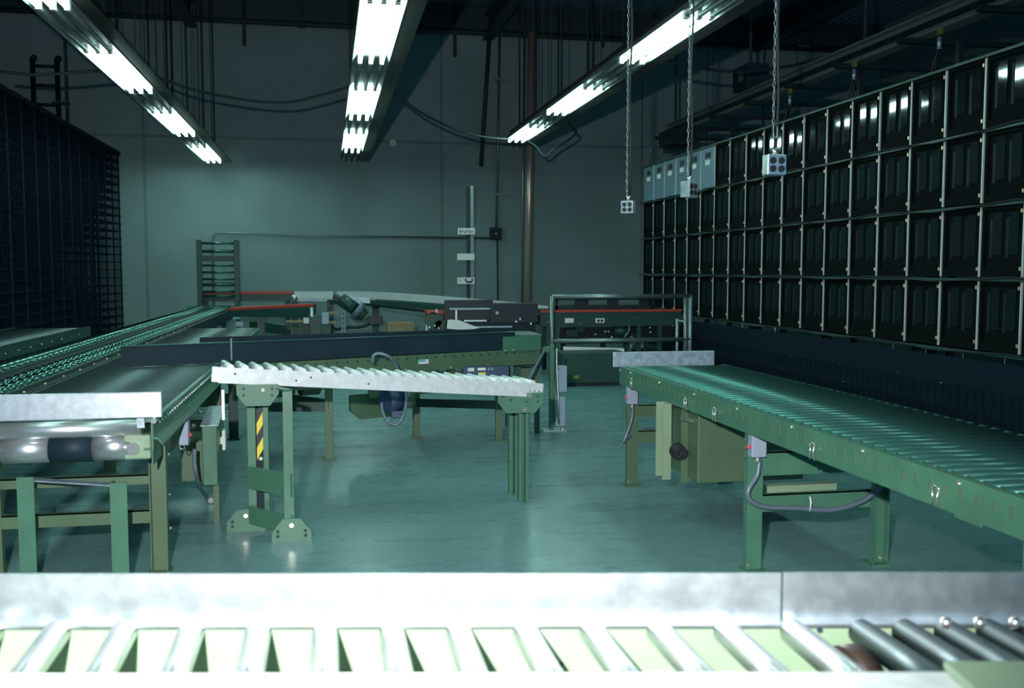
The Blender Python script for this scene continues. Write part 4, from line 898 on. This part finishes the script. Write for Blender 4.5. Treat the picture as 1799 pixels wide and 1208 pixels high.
g = thing('bar_support', 'dark stub supports under the white bar behind the switch post', 'support', (a.x, Yf-.12, 0))
for x in (a.x+.05, b.x-.08): MB().box((x-.02, Yf-.14, 0), (x+.02, Yf-.10, a.z-.06)).build('stub', 'rackf', g)
# dark green floor cabinet
a, b = atZ(992, 672, 0), atY(1090, 618, 11.6)
t = thing('floor_cabinet', 'dark green floor box with small yellow marks behind the right conveyor', 'box', (a.x, 11.5, 0))
MB().box((atY(988, 640, 11.5).x, 11.5, 0.04), (atY(1100, 640, 11.5).x, 11.95, atY(1000, 620, 11.5).z)).build('box_body', 'dgreen', t, .01)
MB().box((atY(992, 640, 11.5).x, 11.53, 0), (atY(1096, 640, 11.5).x, 11.93, .04)).build('plinth', 'black', t)
g = MB()
for i in range(4):
    q = atY(1008+i*2.7, 662, 11.495); g.box((q.x-.006, 11.494, q.z-.018), (q.x-.002+.004*(i % 2), 11.5, q.z+.018)).box((q.x-.006, 11.494, q.z+.010), (q.x+.006, 11.5, q.z+.018))
g.build('yellow_marks', 'yellow', t)
# ---- dark panelled machine to the left of the rear line
t = thing('panelled_machine', 'black panelled machine with a lit triangular plate at the centre rear', 'machine', (2, 12.8, 0))
rbox(781, 527, 866, 545, 12.9, .04, 'upper_panel', 'black', t); rbox(781, 545, 866, 562, 12.92, .5, 'body', 'black', t)
rbox(862, 534, 945, 566, 12.85, .5, 'right_body', 'black', t)
rbox(790, 541, 862, 543.5, 12.88, .02, 'trim_strip', 'galvd', t); rbox(815, 562, 855, 564.5, 12.86, .02, 'trim_strip', 'galv', t); rbox(815, 573, 900, 575, 12.84, .02, 'trim_strip', 'galvd', t)
rbox(790, 564, 940, 600, 12.88, .45, 'base', 'navy', t)
a = [atY(px, py, 12.80) for px, py in ((785, 577), (786, 563), (790, 561), (806, 562), (842, 576), (820, 580))]
g = MB(); k_ = len(a); g._add([p for p in a]+[p+V((0, .01, 0)) for p in a], [list(range(k_)), list(range(2*k_-1, k_-1, -1))]+[(i, i+k_, (i+1) % k_+k_, (i+1) % k_) for i in range(k_)]); g.build('bright_plate', 'white', t)  # silver plate coloured white, the flash's brightness put into its colour
rbox(800, 545, 803, 562, 12.82, .02, 'pin', 'galv', t); rbox(871, 547, 876, 552, 12.83, .02, 'grey_tab', 'galvd', t)
for px, py in ((914, 561), (907, 565), (933, 569)): MB().ball(atY(px, py, 12.83), .022, 8).build('bolt', 'chrome', t)
for px in (795, 860, 930): q = atY(px, 600, 12.9); MB().box((q.x-.04, 12.95, 0), (q.x+.04, 13.03, q.z+.05)).build('leg', 'dgreen', t)
for px in (795, 860, 930): q = atY(px, 600, 12.9); MB().box((q.x-.04, 13.25, 0), (q.x+.04, 13.33, q.z+.05)).build('leg', 'dgreen', t)
t = thing('gear_unit', 'dark geared drive with a red top rail left of the black panelled machine', 'drive', (1.5, 13, 0))
rbox(750, 546, 782, 551, 13.0, .3, 'red_top_rail', 'red', t); rbox(750, 552, 782, 560, 13.05, .25, 'frame', 'dgreen', t)
q = atY(762, 563, 13.0); MB().cyl(q, q+V((0, .1, 0)), .11, 18).build('gear', 'dgreen', t); q = atY(772, 572, 13.0); MB().cyl(q, q+V((0, .1, 0)), .07, 16).build('gear', 'dgreen', t)
for px, py in ((755, 575), (764, 572), (771, 576), (779, 583)): MB().ball(atY(px, py, 12.98), .02, 8).build('bolt', 'chrome', t)
rbox(748, 566, 751, 590, 13.05, .03, 'cover_edge', 'galvd', t)
q = atY(765, 600, 13.1); MB().box((q.x-.05, 13.1, 0), (q.x+.05, 13.25, atY(765, 555, 13.1).z)).build('leg', 'dgreen', t)
rbox(765, 543, 769, 549, 12.97, .02, 'reflector', 'chrome', t)
# ---- silver curved conveyor
pts = [(517, 518, 18.6), (585, 518, 18.4), (592, 518, 18.3), (640, 518, 18.0), (700, 521, 17.5), (770, 526, 16.9), (840, 532, 16.2), (905, 538, 15.4), (962, 545, 14.6)]
P = [atY(*p) for p in pts]
t = thing('curved_conveyor', 'long pale galvanised conveyor curving along the back toward the steel column', 'conveyor', tuple(V((P[3].x, P[3].y, 0))))
MB().bar(P[0], P[1], .02, .13).build('guard_rail', 'galv_glare', t)
sm = smooth_path(P[2:], 4); g = MB()
for i in range(len(sm)-1): g.bar(sm[i], sm[i+1]+(sm[i+1]-sm[i])*.02, .02, .13)
g.build('guard_rail', 'galv_glare', t)
g = MB()
for i in range(len(sm)-1): g.bar(sm[i]+V((0, .25, -.13)), sm[i+1]+V((0, .25, -.13)), .5, .08)
g.build('frame', 'dgreen', t)
rbox(520, 524, 585, 528.5, 18.7, .4, 'lower_rail', 'galvd', t)
rbox(590, 524, 660, 528, 18.05, .1, 'lower_rail', 'galvd', t)
for px, Y in ((518, 18.6), (580, 18.5), (660, 18.1), (850, 16.6)):
    q = atY(px, 530, Y+.2); MB().box((q.x-.06, q.y, 0), (q.x+.06, q.y+.12, q.z+.04)).build('leg', 'dgreen', t)
MB().ball(atY(517, 523, 18.5), .07, 8).build('end_roller', 'galv', t)
# rear-left red edged belts
t = thing('rear_belt', 'dark belt section with dull red top edge behind the raised gate', 'conveyor', (-1.5, 19.2, 0))
a, b = atY(352, 513, 19.1), atY(519, 511, 19.1)
rbox(352, 512, 519, 516, 19.1, .03, 'red_edge_strip', 'red', t); rbox(352, 516, 519, 528, 19.12, .5, 'side_body', 'dgreen', t)
for px in (360, 505): q = atY(px, 528, 19.2); MB().box((q.x-.05, 19.2, 0), (q.x+.05, 19.3, q.z+.02)).build('leg', 'dgreen', t)
t = thing('rear_belt', 'dark belt section with bright red top edge right of the flow lane end', 'conveyor', (-1.0, 15.2, 0))
g = MB(); a, b, c, d_ = atY(402, 541, 15.6), atY(549, 534, 15.0), atY(549, 558, 15.0), atY(402, 556, 15.6)
dz = V((0, 0, -.035)); off = V((.05, .45, 0))
g._add([a, b, b+dz, a+dz, a+off, b+off, b+dz+off, a+dz+off], [(3, 2, 1, 0), (4, 5, 6, 7), (0, 1, 5, 4), (2, 3, 7, 6), (1, 2, 6, 5), (0, 4, 7, 3)]); g.build('red_edge_strip', 'red', t)
g = MB(); g._add([a+dz, b+dz, c, d_, a+dz+off, b+dz+off, c+off, d_+off], [(3, 2, 1, 0), (4, 5, 6, 7), (0, 1, 5, 4), (2, 3, 7, 6), (1, 2, 6, 5), (0, 4, 7, 3)]); g.build('side_body', 'dgreen', t)
rbox(545, 540, 550, 556, 14.96, .03, 'end_cap', 'galvd', t)
for px in (460, 535): q = atY(px, 555, 15.4); MB().box((q.x-.07, 15.4, 0), (q.x+.07, 15.5, q.z+.04)).build('leg', 'dgreen', t)
MB().bar(atY(500, 580, 15.2), atY(440, 572, 15.6), .05, .14).build('brace', 'dgreen', t)
rbox(414, 565, 427, 573, 14.9, .05, 'grey_tag', 'boxgrey', t); rbox(409, 557, 421, 560, 15.3, .02, 'sticker', 'cyan', t)
# post gear between: drive post, boxes, tags
t = thing('drive_post', 'dark post with grey electrical box and yellow tags at the centre left rear', 'post', (.0, 15, 0))
rbox(543, 553, 566, 592, 15.0, .08, 'column', 'dgreen', t, .01); q = atY(554, 592, 15.0); MB().box((q.x-.06, 15.0, 0), (q.x+.06, 15.08, q.z)).build('post_foot', 'dgreen', t)
rbox(565, 549, 578, 569, 14.95, .08, 'electrical_box', 'boxgrey', t, .006); rbox(533, 558, 543, 568, 14.96, .05, 'small_box', 'paper', t)
rbox(502, 562, 532, 566, 14.97, .03, 'yellow_tag', 'wood', t)
rbox(578, 547, 592, 551, 14.97, .03, 'yellow_tag', 'wood', t); rbox(578, 564, 590, 568, 14.97, .03, 'yellow_tag', 'wood', t)
rbox(569, 569, 581, 595, 15.05, .05, 'rear_leg', 'dgreen', t); q = atY(575, 595, 15.05); MB().box((q.x-.05, 15.05, 0), (q.x+.05, 15.1, q.z)).build('rear_leg', 'dgreen', t)
t = thing('perforated_strut', 'slotted upright strut standing right of the grey electrical box at the rear', 'strut', (.4, 16, 0))
q0, q1 = atY(599, 545, 16.0), atY(607, 545, 16.0); MB().box((q0.x, 16, 0), (q1.x, 16.06, q0.z)).build('strut_body', 'cond', t, .004)
for i in range(10): z = q0.z-.05-i*.08; MB().box((q0.x+.025, 15.996, z-.02), (q1.x-.025, 16.0, z+.02)).build('slot', 'ink', t)
t = thing('gear_motor', 'tilted round gear motor hanging under the pale curved conveyor', 'motor', tuple(atY(630, 545, 16.5)))
a, b, c = atY(600, 526, 16.5), atY(624, 543, 16.4), atY(640, 556, 16.4)
MB().cyl(a, b, .11, 18).build('gearbox', 'dgreen', t); MB().cyl(b, b+(c-b)*.55, .16, 20).build('motor_body', 'cond', t); MB().cyl(b+(c-b)*.55, c, .13, 18, .10).build('motor_end', 'dgreen', t)
rbox(626, 560, 648, 566, 16.35, .2, 'mounting_foot', 'dgreen', t); rbox(646, 556, 673, 570, 16.3, .2, 'terminal_box', 'black', t, .01)
MB().tube(smooth_path([atY(650, 568, 16.3), atY(635, 574, 16.3), atY(610, 575, 16.3), atY(590, 578, 16.2), atY(582, 572, 16.1)]), .025, 8).build('cable', 'rubber', t)
MB().bar(atY(588, 520, 16.6), atY(604, 530, 16.5), .1, .08).build('bracket', 'chrome', t); rbox(610, 522, 650, 533, 16.9, .06, 'mount_plate', 'galvd', t)
MB().bar(atY(640, 534, 16.8), atY(760, 548, 15.0), .03, .04).build('tie_rod', 'black', t)
q = atY(705, 577, 16); t = thing('cardboard_box', 'small brown cardboard box standing before the back wall at the centre', 'box', (q.x, 16, 0))
rbox(680, 567, 728, 585, 16, .3, 'carton', 'wood', t, .006)
a, b = atY(680, 585, 16), atY(728, 585, 16)
c = thing('steel_table', 'dark low table hidden behind the diagonal guard, carrying the brown box', 'table', (a.x, 16, 0))
MB().box((a.x-.15, 15.9, a.z-.035), (b.x+.15, 16.45, a.z)).build('tabletop', 'rackf', c)
for x in (a.x-.12, b.x+.12):
    for y in (15.95, 16.4): MB().box((x-.02, y-.02, 0), (x+.02, y+.02, a.z-.03)).build('leg', 'rackf', c)
for tt in (protos): pass
